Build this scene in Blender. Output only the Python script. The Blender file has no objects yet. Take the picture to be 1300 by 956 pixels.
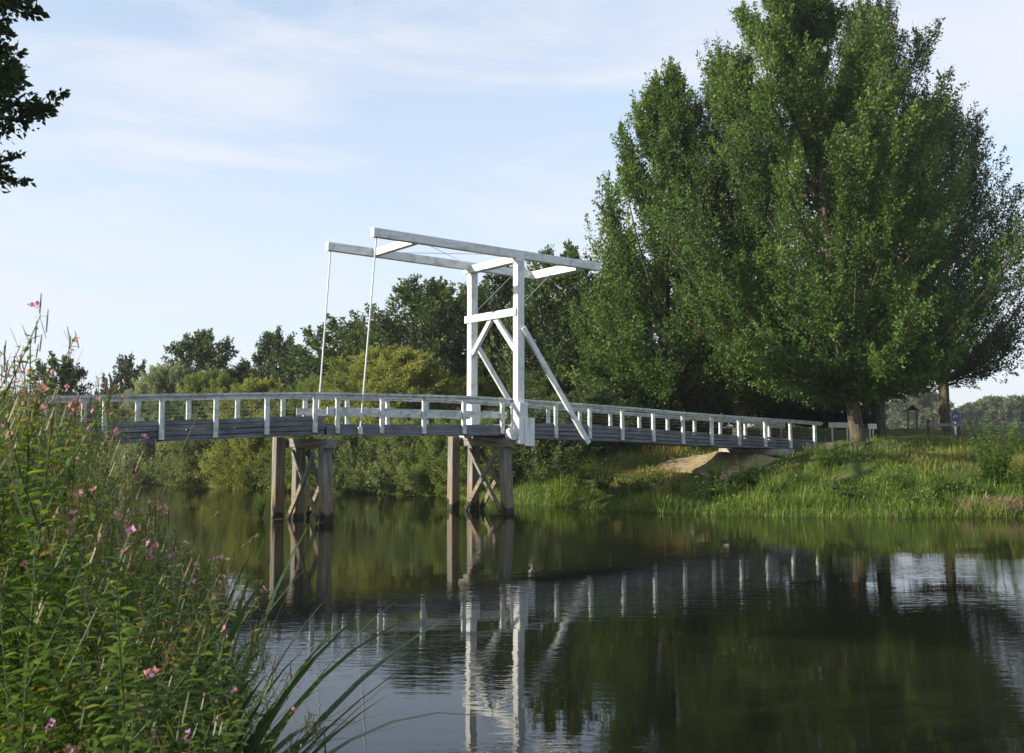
import bpy, math, random
import numpy as np
PI = math.pi
R = math.radians

# ------------------------------------------------------------------ scene, camera, light
S = bpy.context.scene
C = S.collection
EYE = 2.67
cam = bpy.data.cameras.new('camera')
cam.sensor_width = 36.0
cam.lens = 36.0 * 1325 / 1300
cam.shift_y = -45.0 / 1300
cam.clip_end = 5000
cam.dof.use_dof = True
cam.dof.focus_distance = 36.0
cam.dof.aperture_fstop = 9.0
co = bpy.data.objects.new('camera', cam)
C.objects.link(co)
co.location = (0, 0, EYE)
co.rotation_euler = (R(90) + math.atan(117 / 1325), 0, 0)
S.camera = co

SUN_EL = R(18)
SUN_DIR = np.array([-math.cos(R(17)) * math.cos(SUN_EL), -math.sin(R(17)) * math.cos(SUN_EL), math.sin(SUN_EL)])
S.view_settings.view_transform = 'Standard'
S.view_settings.look = 'None'
S.view_settings.gamma = 1
S.view_settings.exposure = 0.88
S.view_settings.use_curve_mapping = False

w = bpy.data.worlds.new('World')
S.world = w
w.use_nodes = True
nt = w.node_tree
N, L = nt.nodes, nt.links
N.clear()
out = N.new('ShaderNodeOutputWorld')
bg = N.new('ShaderNodeBackground')
sky = N.new('ShaderNodeTexSky')
sky.sky_type = 'NISHITA'
sky.sun_disc = False
sky.sun_elevation = SUN_EL
sky.sun_rotation = math.atan2(SUN_DIR[0], SUN_DIR[1])
sky.air_density = 1.0
sky.dust_density = 0.6
sky.ozone_density = 1.6
bg.inputs['Strength'].default_value = 0.15
# thin high cloud veils, laid out by direction
tc = N.new('ShaderNodeTexCoord')
mp = N.new('ShaderNodeMapping')
mp.inputs['Scale'].default_value = (1.0, 1.0, 4.2)
mp.inputs['Location'].default_value = (3.1, 1.7, 0.4)
n1 = N.new('ShaderNodeTexNoise')
n1.inputs['Scale'].default_value = 2.6
n1.inputs['Detail'].default_value = 10
n1.inputs['Roughness'].default_value = 0.58
n1.inputs['Distortion'].default_value = 0.7
r1 = N.new('ShaderNodeValToRGB')
r1.color_ramp.elements[0].position = 0.43
r1.color_ramp.elements[0].color = (0, 0, 0, 1)
r1.color_ramp.elements[1].position = 0.66
r1.color_ramp.elements[1].color = (0.85, 0.85, 0.85, 1)
sep = N.new('ShaderNodeSeparateXYZ')
hz = N.new('ShaderNodeMapRange')           # whitish air towards the horizon
hz.inputs['From Min'].default_value = 0.0
hz.inputs['From Max'].default_value = 0.5
hz.inputs['To Min'].default_value = 0.88
hz.inputs['To Max'].default_value = 0.34
mixc = N.new('ShaderNodeMix'); mixc.data_type = 'RGBA'
mixc.inputs[7].default_value = (2.88, 3.14, 3.62, 1)
L.new(tc.outputs['Generated'], mp.inputs['Vector'])
L.new(mp.outputs[0], n1.inputs['Vector'])
L.new(n1.outputs['Fac'], r1.inputs[0])
L.new(tc.outputs['Generated'], sep.inputs[0])
L.new(sep.outputs['Z'], hz.inputs['Value'])
L.new(hz.outputs[0], mixc.inputs[0])
L.new(sky.outputs[0], mixc.inputs[6])
mixd = N.new('ShaderNodeMix'); mixd.data_type = 'RGBA'
mixd.inputs[7].default_value = (3.2, 3.3, 3.6, 1)
L.new(r1.outputs[0], mixd.inputs[0])
L.new(mixc.outputs[2], mixd.inputs[6])
L.new(mixd.outputs[2], bg.inputs['Color'])
L.new(bg.outputs[0], out.inputs[0])

sl = bpy.data.lights.new('sun', 'SUN')
sl.energy = 4.8
sl.angle = R(0.6)
sl.color = (1.0, 0.90, 0.76)
so = bpy.data.objects.new('sun', sl)
C.objects.link(so)
from mathutils import Vector
so.rotation_euler = Vector(SUN_DIR).to_track_quat('Z', 'Y').to_euler()
so.location = (-40, -10, 30)

S.cycles.max_bounces = 6
S.cycles.diffuse_bounces = 3
S.cycles.glossy_bounces = 3
S.cycles.transmission_bounces = 3
S.cycles.use_denoising = True

# ------------------------------------------------------------------ materials
def newmat(name):
    m = bpy.data.materials.new(name)
    m.use_nodes = True
    nt = m.node_tree
    return m, nt, nt.nodes, nt.links, nt.nodes['Principled BSDF']

def ramp(N, pts):
    r = N.new('ShaderNodeValToRGB')
    e = r.color_ramp.elements
    while len(e) < len(pts):
        e.new(0.5)
    for k, (p, c) in enumerate(pts):
        e[k].position = p
        e[k].color = (*c, 1)
    return r

def leaf_mat(name, pts, trans=0.3, rough=0.5, spec=0.35):
    """leaves: colour by a per-leaf value, some light through the blade"""
    m, nt, N, L, p = newmat(name)
    a = N.new('ShaderNodeAttribute'); a.attribute_name = 'var'
    r = ramp(N, pts)
    L.new(a.outputs['Fac'], r.inputs[0])
    L.new(r.outputs[0], p.inputs['Base Color'])
    p.inputs['Roughness'].default_value = rough
    p.inputs['Specular IOR Level'].default_value = spec
    t = N.new('ShaderNodeBsdfTranslucent')
    g = N.new('ShaderNodeMix'); g.data_type = 'RGBA'; g.blend_type = 'MULTIPLY'
    g.inputs[0].default_value = 1
    g.inputs[7].default_value = (1.5, 1.45, 0.5, 1)
    L.new(r.outputs[0], g.inputs[6])
    L.new(g.outputs[2], t.inputs['Color'])
    x = N.new('ShaderNodeMixShader')
    x.inputs[0].default_value = trans
    L.new(p.outputs[0], x.inputs[1]); L.new(t.outputs[0], x.inputs[2])
    L.new(x.outputs[0], N['Material Output'].inputs[0])
    return m

def wood_mat(name, axis, c0, c1, c2, rough=0.75, bump=0.25, scale=1.0, wear=None, wet_and_sun=None, grain=0.55, isl=0.12):
    """painted or weathered timber, grain along one object axis"""
    m, nt, N, L, p = newmat(name)
    tc = N.new('ShaderNodeTexCoord')
    mp = N.new('ShaderNodeMapping')
    s = [26 * scale] * 3
    s['xyz'.index(axis)] = 1.1 * scale
    mp.inputs['Scale'].default_value = s
    L.new(tc.outputs['Object'], mp.inputs['Vector'])
    n = N.new('ShaderNodeTexNoise')
    n.inputs['Scale'].default_value = 1.0
    n.inputs['Detail'].default_value = 5
    n.inputs['Roughness'].default_value = grain
    L.new(mp.outputs[0], n.inputs['Vector'])
    r = ramp(N, [(0.28, c0), (0.5, c1), (0.74, c2)])
    L.new(n.outputs['Fac'], r.inputs[0])
    last = r.outputs[0]
    if wear:
        n2 = N.new('ShaderNodeTexNoise')
        n2.inputs['Scale'].default_value = wear[0]
        n2.inputs['Detail'].default_value = 7
        n2.inputs['Roughness'].default_value = 0.65
        L.new(tc.outputs['Object'], n2.inputs['Vector'])
        r2 = ramp(N, [(wear[1], (0, 0, 0)), (wear[2], (1, 1, 1))])
        L.new(n2.outputs['Fac'], r2.inputs[0])
        mx = N.new('ShaderNodeMix'); mx.data_type = 'RGBA'
        mx.inputs[7].default_value = (*wear[3], 1)
        L.new(r2.outputs[0], mx.inputs[0]); L.new(last, mx.inputs[6])
        last = mx.outputs[2]
    if wet_and_sun:                                     # wet algae band at the waterline; sunlit ochre painted in above it
        g = N.new('ShaderNodeNewGeometry')
        sp = N.new('ShaderNodeSeparateXYZ')
        L.new(g.outputs['Position'], sp.inputs[0])
        n3 = N.new('ShaderNodeTexNoise'); n3.inputs['Scale'].default_value = 3
        L.new(tc.outputs['Object'], n3.inputs['Vector'])
        ad = N.new('ShaderNodeMath'); ad.operation = 'MULTIPLY_ADD'
        ad.inputs[1].default_value = -0.9; 
        L.new(n3.outputs['Fac'], ad.inputs[0]); L.new(sp.outputs['Z'], ad.inputs[2])
        r3 = ramp(N, [(0.09, wet_and_sun[0]), (0.17, wet_and_sun[1]), (0.42, wet_and_sun[1]), (0.75, (1, 1, 1))])
        mr = N.new('ShaderNodeMapRange')
        mr.inputs['From Min'].default_value = -0.45; mr.inputs['From Max'].default_value = 1.3
        L.new(ad.outputs[0], mr.inputs['Value'])
        L.new(mr.outputs[0], r3.inputs[0])
        mu = N.new('ShaderNodeMix'); mu.data_type = 'RGBA'; mu.blend_type = 'MULTIPLY'
        mu.inputs[0].default_value = 1
        L.new(last, mu.inputs[6]); L.new(r3.outputs[0], mu.inputs[7])
        last = mu.outputs[2]
    gi = N.new('ShaderNodeNewGeometry')                  # every board has its own tone
    ri = N.new('ShaderNodeMapRange'); ri.inputs['To Min'].default_value = 1 - isl; ri.inputs['To Max'].default_value = 1 + isl * .7
    L.new(gi.outputs['Random Per Island'], ri.inputs['Value'])
    vm = N.new('ShaderNodeVectorMath'); vm.operation = 'SCALE'
    L.new(last, vm.inputs[0]); L.new(ri.outputs[0], vm.inputs['Scale'])
    L.new(vm.outputs[0], p.inputs['Base Color'])
    p.inputs['Roughness'].default_value = rough
    b = N.new('ShaderNodeBump')
    b.inputs['Strength'].default_value = bump
    b.inputs['Distance'].default_value = 0.01
    L.new(n.outputs['Fac'], b.inputs['Height'])
    L.new(b.outputs[0], p.inputs['Normal'])
    return m

def noise_mat(name, pts, scale=3.0, rough=0.85, bump=0.3, detail=6, dist=0.03, spec=0.3, coord='Object', stretch=None):
    m, nt, N, L, p = newmat(name)
    tc = N.new('ShaderNodeTexCoord')
    n = N.new('ShaderNodeTexNoise')
    n.inputs['Scale'].default_value = scale
    n.inputs['Detail'].default_value = detail
    n.inputs['Roughness'].default_value = 0.62
    if stretch:
        mp = N.new('ShaderNodeMapping'); mp.inputs['Scale'].default_value = stretch
        L.new(tc.outputs[coord], mp.inputs['Vector']); L.new(mp.outputs[0], n.inputs['Vector'])
    else:
        L.new(tc.outputs[coord], n.inputs['Vector'])
    r = ramp(N, pts)
    L.new(n.outputs['Fac'], r.inputs[0])
    L.new(r.outputs[0], p.inputs['Base Color'])
    p.inputs['Roughness'].default_value = rough
    p.inputs['Specular IOR Level'].default_value = spec
    b = N.new('ShaderNodeBump'); b.inputs['Strength'].default_value = bump; b.inputs['Distance'].default_value = dist
    L.new(n.outputs['Fac'], b.inputs['Height']); L.new(b.outputs[0], p.inputs['Normal'])
    return m

def plain(name, c, rough=0.6, metal=0.0):
    m, nt, N, L, p = newmat(name)
    p.inputs['Base Color'].default_value = (*c, 1)
    p.inputs['Roughness'].default_value = rough
    p.inputs['Metallic'].default_value = metal
    return m

M = {}
for ax in 'xyz':
    M['white_' + ax] = wood_mat('white_paint_' + ax, ax, (0.46, 0.49, 0.48), (0.68, 0.70, 0.69), (0.76, 0.77, 0.76), 0.55, 0.2,
                                wear=(2.6, 0.50, 0.74, (0.33, 0.37, 0.32)))
    M['old_' + ax] = wood_mat('old_white_paint_' + ax, ax, (0.36, 0.39, 0.38), (0.60, 0.63, 0.62), (0.72, 0.74, 0.73), 0.6, 0.2,
                              wear=(5, 0.46, 0.66, (0.26, 0.31, 0.24)))
    M['pile_' + ax] = wood_mat('pile_timber_' + ax, ax, (0.055, 0.050, 0.042), (0.16, 0.15, 0.13), (0.30, 0.28, 0.245), 0.85, 0.5,
                               wear=(2.0, 0.5, 0.75, (0.15, 0.16, 0.10)), wet_and_sun=((0.10, 0.12, 0.07), (1.0, 0.84, 0.64)))
M['fascia'] = wood_mat('slate_grey_boards', 'x', (0.045, 0.050, 0.058), (0.135, 0.147, 0.165), (0.24, 0.26, 0.29), 0.7, 0.5, 0.8,
                       wear=(1.6, 0.45, 0.75, (0.05, 0.055, 0.05)), grain=0.7, isl=.22)
M['deckwood'] = wood_mat('deck_boards', 'y', (0.06, 0.06, 0.055), (0.12, 0.115, 0.105), (0.19, 0.18, 0.17), 0.85, 0.4)
M['steel'] = plain('galvanised_steel', (0.55, 0.57, 0.60), 0.4, 0.9)
M['rod'] = plain('painted_rod', (0.58, 0.60, 0.63), 0.45)
M['concrete'] = noise_mat('concrete', [(0.3, (0.22, 0.20, 0.17)), (0.7, (0.42, 0.39, 0.34))], 4, 0.9, 0.4)
M['bark'] = noise_mat('bark', [(0.3, (0.045, 0.038, 0.026)), (0.55, (0.115, 0.10, 0.07)), (0.75, (0.19, 0.17, 0.125))], 3.2, 0.95, 1.0, 8, 0.08, 0.1,
                      stretch=(3, 3, 0.6))
G = {}
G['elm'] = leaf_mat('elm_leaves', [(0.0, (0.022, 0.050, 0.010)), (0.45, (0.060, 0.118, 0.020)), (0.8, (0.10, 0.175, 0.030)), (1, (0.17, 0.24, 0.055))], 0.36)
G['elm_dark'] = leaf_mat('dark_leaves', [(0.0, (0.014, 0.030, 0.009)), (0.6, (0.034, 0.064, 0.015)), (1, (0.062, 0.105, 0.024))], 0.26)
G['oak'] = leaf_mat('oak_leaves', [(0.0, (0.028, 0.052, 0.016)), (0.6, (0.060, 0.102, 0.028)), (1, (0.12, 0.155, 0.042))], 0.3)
G['willow'] = leaf_mat('willow_leaves', [(0.0, (0.11, 0.14, 0.034)), (0.6, (0.20, 0.235, 0.055)), (1, (0.31, 0.32, 0.09))], 0.42)
G['green_shrub'] = leaf_mat('shrub_leaves', [(0.0, (0.075, 0.12, 0.034)), (0.6, (0.14, 0.20, 0.055)), (1, (0.23, 0.27, 0.08))], 0.42)
G['silver'] = leaf_mat('silver_leaves', [(0.0, (0.12, 0.16, 0.085)), (0.6, (0.20, 0.245, 0.135)), (1, (0.36, 0.40, 0.27))], 0.35)
G['sallow'] = leaf_mat('sallow_leaves', [(0.0, (0.08, 0.115, 0.045)), (0.6, (0.145, 0.19, 0.075)), (1, (0.25, 0.29, 0.13))], 0.4)
G['grass'] = leaf_mat('grass_blades', [(0.0, (0.045, 0.095, 0.014)), (0.42, (0.115, 0.195, 0.026)), (0.66, (0.20, 0.245, 0.045)), (0.82, (0.32, 0.27, 0.10)), (1, (0.42, 0.32, 0.16))], 0.42)
G['herb'] = leaf_mat('herb_leaves', [(0.0, (0.045, 0.085, 0.015)), (0.45, (0.10, 0.175, 0.024)), (0.80, (0.22, 0.28, 0.045)), (0.93, (0.38, 0.31, 0.05)), (1, (0.36, 0.17, 0.06))], 0.5)
G['bright'] = leaf_mat('bright_weed_leaves', [(0.0, (0.06, 0.12, 0.018)), (1, (0.16, 0.25, 0.04))], 0.4)
G['sedge'] = leaf_mat('sedge_blades', [(0.0, (0.028, 0.065, 0.028)), (0.7, (0.06, 0.11, 0.045)), (0.93, (0.10, 0.15, 0.06)), (1, (0.35, 0.30, 0.16))], 0.3, 0.38, 0.5)
G['dry'] = leaf_mat('dry_stalks', [(0.0, (0.16, 0.12, 0.06)), (1, (0.36, 0.29, 0.16))], 0.15)
G['stem'] = leaf_mat('herb_stems', [(0.0, (0.06, 0.09, 0.03)), (0.6, (0.10, 0.11, 0.04)), (1, (0.17, 0.09, 0.05))], 0.1)
G['pink'] = leaf_mat('pink_petals', [(0.0, (0.46, 0.16, 0.34)), (1, (0.66, 0.34, 0.56))], 0.35)
G['far'] = leaf_mat('distant_leaves', [(0.0, (0.05, 0.075, 0.035)), (1, (0.12, 0.15, 0.065))], 0.3)

# ------------------------------------------------------------------ mesh helpers
def norm(v):
    return v / np.maximum(np.linalg.norm(v, axis=-1, keepdims=True), 1e-9)

def make(name, V, F, mat, parent=None, var=None, smooth=False, loc=None, bevel=0):
    """one mesh object from numpy verts and a list of face-index arrays (quads or tris)"""
    me = bpy.data.meshes.new(name)
    V = np.asarray(V, dtype=np.float32)
    if isinstance(F, np.ndarray):
        F = [F]
    nf = sum(len(a) for a in F)
    idx = np.concatenate([a.reshape(-1) for a in F]).astype(np.int32)
    sizes = np.concatenate([np.full(len(a), a.shape[1]) for a in F]).astype(np.int32)
    me.vertices.add(len(V)); me.vertices.foreach_set('co', V.reshape(-1))
    me.loops.add(len(idx)); me.loops.foreach_set('vertex_index', idx)
    me.polygons.add(nf)
    me.polygons.foreach_set('loop_start', np.concatenate([[0], np.cumsum(sizes)[:-1]]).astype(np.int32))
    me.polygons.foreach_set('loop_total', sizes)
    me.polygons.foreach_set('use_smooth', np.full(nf, bool(smooth)))
    me.update(calc_edges=True)
    if var is not None:
        a = me.attributes.new('var', 'FLOAT', 'FACE')
        a.data.foreach_set('value', np.asarray(var, dtype=np.float32))
    if mat is not None: me.materials.append(mat)
    o = bpy.data.objects.new(name, me)
    C.objects.link(o)
    if parent is not None:
        o.parent = parent
    if loc is not None:
        o.location = loc
    if bevel:
        b = o.modifiers.new('bevel', 'BEVEL'); b.width = bevel; b.segments = 1; b.limit_method = 'ANGLE'
    return o

class MB:
    """collects solids that belong to ONE part"""
    def __init__(s):
        s.v = []; s.q = []; s.t = []; s.n = 0
    def add(s, V, Q=None, T=None):
        V = np.asarray(V, float)
        s.v.append(V)
        if Q is not None and len(Q): s.q.append(np.asarray(Q) + s.n)
        if T is not None and len(T): s.t.append(np.asarray(T) + s.n)
        s.n += len(V)
        return s
    def box(s, x0, x1, y0, y1, z0, z1):
        V = [(x, y, z) for z in (z0, z1) for (x, y) in ((x0, y0), (x1, y0), (x1, y1), (x0, y1))]
        return s.add(V, [(3, 2, 1, 0), (4, 5, 6, 7), (0, 1, 5, 4), (1, 2, 6, 5), (2, 3, 7, 6), (3, 0, 4, 7)])
    def bar(s, a, b, w, h, up=(0, 0, 1)):
        """rectangular bar a->b; w across, h along up"""
        a = np.array(a, float); b = np.array(b, float)
        d = norm(b - a); up = np.array(up, float)
        if abs(d @ up) > 0.99: up = np.array((1.0, 0, 0))
        sd = norm(np.cross(d, up)); u = np.cross(sd, d)
        V = []
        for P in (a, b):
            for (i, j) in ((-1, -1), (1, -1), (1, 1), (-1, 1)):
                V.append(P + sd * w / 2 * i + u * h / 2 * j)
        return s.add(V, [(0, 1, 2, 3), (7, 6, 5, 4), (1, 0, 4, 5), (2, 1, 5, 6), (3, 2, 6, 7), (0, 3, 7, 4)])
    def tube(s, pts, rad, n=8, caps=True):
        pts = np.asarray(pts, float); rad = np.broadcast_to(rad, (len(pts),))
        ref = np.array((0.13, 0.27, 1.0)); V = []
        for k, P in enumerate(pts):
            d = norm(pts[min(k + 1, len(pts) - 1)] - pts[max(k - 1, 0)])
            rf = ref if abs(d @ norm(ref)) < 0.95 else np.array((1.0, 0.1, 0))
            a = norm(np.cross(d, rf)); b = np.cross(d, a)
            for j in range(n):
                t = 2 * PI * j / n
                V.append(P + rad[k] * (math.cos(t) * a + math.sin(t) * b))
        Q = [(k * n + j, k * n + (j + 1) % n, (k + 1) * n + (j + 1) % n, (k + 1) * n + j) for k in range(len(pts) - 1) for j in range(n)]
        T = []
        if caps:
            V += [pts[0], pts[-1]]; m = len(pts) * n
            T = [(m, (j + 1) % n, j) for j in range(n)] + [(m + 1, m - n + j, m - n + (j + 1) % n) for j in range(n)]
        return s.add(V, Q, T)
    def build(s, name, mat, parent=None, **kw):
        F = []
        if s.q: F.append(np.concatenate(s.q))
        if s.t: F.append(np.concatenate(s.t))
        return make(name, np.concatenate(s.v), F, mat, parent, **kw)

def tag(o, label=None, cat=None, group=None, kind=None):
    if label: o['label'] = label
    if cat: o['category'] = cat
    if group: o['group'] = group
    if kind: o['kind'] = kind
    return o

def empty(name, loc=(0, 0, 0), rz=0.0):
    o = bpy.data.objects.new(name, None)
    o.empty_display_size = 0.3
    C.objects.link(o)
    o.location = loc; o.rotation_euler = (0, 0, rz)
    return o

def kids(o):
    return [c for c in C.objects if c.parent == o]

def dup(o, parent=None):
    c = o.copy(); C.objects.link(c)
    if parent is not None: c.parent = parent
    for ch in kids(o):
        dup(ch, c)
    return c

# vectorised leaves and blades -------------------------------------------------
def rhombs(c, u, n, l, w):
    """diamond leaves: centre c, long axis u, normal n"""
    u = norm(u); v = norm(np.cross(n, u))
    l = l[:, None] / 2; w = w[:, None] / 2
    nn = norm(np.cross(u, v))
    V = np.stack([c - u * l, c + v * w + nn * w * 0.35 - u * l * 0.15, c + u * l, c - v * w + nn * w * 0.35 - u * l * 0.15], 1).reshape(-1, 3)
    F = np.arange(len(c) * 4).reshape(-1, 4)
    return V, F

def strips(base, d, side, length, width, droop, nseg, prof):
    """curved blades: droop bends the direction towards the ground along the blade"""
    n = len(base)
    d = norm(d); side = norm(side)
    P = base.copy(); rows = []
    step = (length / nseg)[:, None]
    cur = d.copy()
    for k in range(nseg + 1):
        wv = side * (width * prof[k] / 2)[:, None]
        rows.append(P - wv); rows.append(P + wv)
        cur = norm(cur + np.array((0, 0, -1.0)) * (droop / nseg * (0.4 + 1.2 * k / nseg))[:, None])
        P = P + cur * step
    V = np.stack(rows, 1)
    m = 2 * (nseg + 1)
    f = np.array([(2 * k, 2 * k + 1, 2 * k + 3, 2 * k + 2) for k in range(nseg)])
    F = (np.arange(n)[:, None, None] * m + f[None]).reshape(-1, 4)
    return V.reshape(-1, 3), F

def rnd_dir(rng, n):
    return norm(rng.normal(size=(n, 3)))

def smooth01(x):
    x = np.clip(x, 0, 1)
    return x * x * (3 - 2 * x)

# ------------------------------------------------------------------ terrain
TH = R(34.3)
DX, DY = math.cos(TH), math.sin(TH)
P0 = (-5.94, 31.3)
NORTH = [(150, 20), (60, 27), (30, 31.5), (22, 33.3), (16.5, 33.8), (9, 33.8), (5.3, 35.4), (2.9, 38), (0.6, 39.6), (-1.6, 42.6), (-3.1, 45), (-7.1, 47.2), (-11, 49.5), (-16.2, 53.6), (-21, 58), (-32, 64), (-60, 76), (-150, 96)]
SOUTH = [(-150, 78), (-60, 57), (-40, 46), (-25, 36.5), (-17, 30), (-12, 25), (-8.2, 19.5), (-4.6, 13.5), (-2.3, 9), (-1.25, 6.2), (0.1, 3.2), (1.2, 0.5), (2.8, -6), (12, -22), (60, -45), (150, -60)]
POLY = np.array(NORTH + SOUTH, float)

def seg_dist(x, y, pts):
    d = np.full(x.shape, 1e9)
    for a, b in zip(pts[:-1], pts[1:]):
        ax, ay = a; bx, by = b
        dx, dy = bx - ax, by - ay
        t = np.clip(((x - ax) * dx + (y - ay) * dy) / (dx * dx + dy * dy), 0, 1)
        d = np.minimum(d, np.hypot(x - ax - t * dx, y - ay - t * dy))
    return d

def inside(x, y):
    r = np.zeros(x.shape, bool)
    n = len(POLY)
    for i in range(n):
        ax, ay = POLY[i]; bx, by = POLY[(i + 1) % n]
        if ay == by: continue
        c = ((ay > y) != (by > y)) & (x < (bx - ax) * (y - ay) / (by - ay) + ax)
        r ^= c
    return r

def height(x, y):
    x = np.asarray(x, float); y = np.asarray(y, float)
    dn = seg_dist(x, y, NORTH); ds = seg_dist(x, y, SOUTH)
    ins = inside(x, y)
    wob = 0.07 * np.sin(1.3 * x + 0.7 * y) + 0.05 * np.sin(2.9 * x - 1.7 * y + 1) + 0.06 * np.sin(0.47 * x + 2.1 * y)
    # north (far) bank: low on the left, embankment on the right
    k = smooth01((x + 1) / 9.0)
    A = 0.95 + 1.65 * k
    W = 3.0 + 9.5 * k
    hn = A * smooth01((dn + 0.15) / W) + 0.22 * smooth01(dn / 0.7)
    # beyond the embankment the land falls to the fields
    # the ground drops away under and in front of the bridge end
    tb = (x - P0[0]) * DX + (y - P0[1]) * DY; ob = -(x - P0[0]) * DY + (y - P0[1]) * DX
    cap = np.interp(tb + .6 * np.minimum(ob, 0), [9, 12, 16.4, 19.2, 22.6, 25, 33, 40], [.5, .7, .74, 1.82, 1.86, 2.2, 2.25, 2.6]) + .45 * smooth01((ob - .2) / 2) * smooth01((tb - 8) / 4) * smooth01((18.5 - tb) / 3)
    wcap = smooth01((ob + 9) / 5) * smooth01((6.5 - ob) / 3.3) * (tb > 5)
    hn = hn + (np.minimum(hn, cap) - hn) * wcap
    hn = np.where(dn > 30, hn + (1.15 - hn) * smooth01((dn - 30) / 40), hn)
    k2 = smooth01((y - 12) / 12.0)
    A2 = 0.82 + 1.45 * k2
    W2 = 1.9 + 3.5 * k2
    hs = A2 * smooth01((ds + 0.1) / W2) + 0.1 * smooth01(ds / 0.4)
    hs = np.where(ds > 25, hs + (1.1 - hs) * smooth01((ds - 25) / 40), hs)
    land = np.where(dn < ds, hn, hs) + wob * smooth01(np.minimum(dn, ds) / 2)
    bed = -1.2 * smooth01((np.minimum(dn, ds)) / 2.5) - 0.03
    return np.where(ins, bed, land)

def axis_coords(lo, hi, fine_lo, fine_hi, fine, far):
    a = list(np.arange(fine_lo, fine_hi + 1e-6, fine))
    s = fine
    while a[-1] < hi:
        s = min(s * 1.18, far); a.append(a[-1] + s)
    b = [fine_lo]; s = fine
    while b[-1] > lo:
        s = min(s * 1.18, far); b.append(b[-1] - s)
    return np.array(b[::-1][:-1] + a)

gx = axis_coords(-560, 560, -30, 34, 0.42, 120)
gy = axis_coords(-150, 760, -4, 64, 0.42, 120)
X, Y = np.meshgrid(gx, gy)
Z = height(X, Y)
V = np.stack([X, Y, Z], -1).reshape(-1, 3)
nx, ny = len(gx), len(gy)
ii = (np.arange(ny - 1)[:, None] * nx + np.arange(nx - 1)[None]).reshape(-1)
F = np.stack([ii, ii + 1, ii + 1 + nx, ii + nx], 1)
M['ground'] = noise_mat('ground_soil_and_turf', [(0.25, (0.035, 0.045, 0.016)), (0.5, (0.07, 0.095, 0.026)), (0.68, (0.12, 0.12, 0.045)), (0.8, (0.16, 0.13, 0.07))], 1.3, 1.0, 0.9, 9, 0.1, 0.1)
g = make('ground', V, F, M['ground'], smooth=True)
tag(g, kind='structure')

# water
m, nt, N, L, p = newmat('river_water')
p.inputs['Base Color'].default_value = (0.014, 0.015, 0.007, 1)
p.inputs['Roughness'].default_value = 0.015
p.inputs['IOR'].default_value = 1.333
tcw = N.new('ShaderNodeTexCoord')
def nz(scale, sx, sy, det, rough=0.5, rot=0.0):
    mp = N.new('ShaderNodeMapping'); mp.inputs['Scale'].default_value = (sx, sy, 1); mp.inputs['Rotation'].default_value = (0, 0, rot)
    n = N.new('ShaderNodeTexNoise'); n.inputs['Scale'].default_value = scale; n.inputs['Detail'].default_value = det
    n.inputs['Roughness'].default_value = rough
    L.new(tcw.outputs['Object'], mp.inputs['Vector']); L.new(mp.outputs[0], n.inputs['Vector'])
    return n
rip = nz(5.0, 0.55, 1.6, 3, 0.5, R(8))          # small wind ripples
swell = nz(0.9, 0.5, 1.5, 2, 0.5, R(-12))        # slow undulation
mask = nz(0.16, 0.6, 1.4, 2, 0.5, R(10))         # where the breeze touches
mr = ramp(N, [(0.40, (0.15, 0.15, 0.15)), (0.60, (1.15, 1.15, 1.15))])
L.new(mask.outputs['Fac'], mr.inputs[0])
mul = N.new('ShaderNodeMath'); mul.operation = 'MULTIPLY'
L.new(rip.outputs['Fac'], mul.inputs[0]); L.new(mr.outputs[0], mul.inputs[1])
ad = N.new('ShaderNodeMath'); ad.operation = 'MULTIPLY_ADD'
L.new(swell.outputs['Fac'], ad.inputs[0]); ad.inputs[1].default_value = 0.8
L.new(mul.outputs[0], ad.inputs[2])
b = N.new('ShaderNodeBump'); b.inputs['Strength'].default_value = 0.5; b.inputs['Distance'].default_value = 0.0065
L.new(ad.outputs[0], b.inputs['Height']); L.new(b.outputs[0], p.inputs['Normal'])
M['water'] = m
wt = make('river_water', [(-150, -60, 0), (150, -60, 0), (150, 110, 0), (-150, 110, 0)], np.array([[0, 1, 2, 3]]), m)
tag(wt, kind='structure')

# ------------------------------------------------------------------ the drawbridge
def bw(t, o):
    return P0[0] + t * DX - o * DY, P0[1] + t * DY + o * DX

rt_t = [-14, -7.36, -6, -4.5, -3, -1.5, 0, 3.5, 5.5, 7.1, 9.1, 12.4, 14.9, 18.0, 21.1, 22.9]
rt_z = [3.25, 3.63, 3.69, 3.75, 3.80, 3.855, 3.90, 3.90, 3.885, 3.84, 3.76, 3.615, 3.475, 3.335, 3.22, 3.14]
def rail(t): return float(np.interp(t, rt_t, rt_z))
ft_t = [-14, -6, -3, -1.5, 0.34, 0.36, 7.0, 7.4, 7.94, 10.5, 12.4, 15, 19.5, 22.6]
ft_z = [2.55, 2.97, 3.08, 3.15, 3.22, 2.97, 2.95, 3.10, 3.08, 2.99, 2.90, 2.75, 2.54, 2.37]
fb_z = [1.93, 2.36, 2.47, 2.555, 2.63, 2.60, 2.57, 2.45, 2.45, 2.40, 2.34, 2.20, 2.06, 1.90]
def ftop(t): return float(np.interp(t, ft_t, ft_z))
def fbot(t): return float(np.interp(t, ft_t, fb_z))
WD = 2.25
B = empty('drawbridge', (P0[0], P0[1], 0), TH)
tag(B, 'white timber drawbridge with overhead balance beams on dark wooden piles across the river', 'bridge')

rng = random.Random(4)
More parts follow.
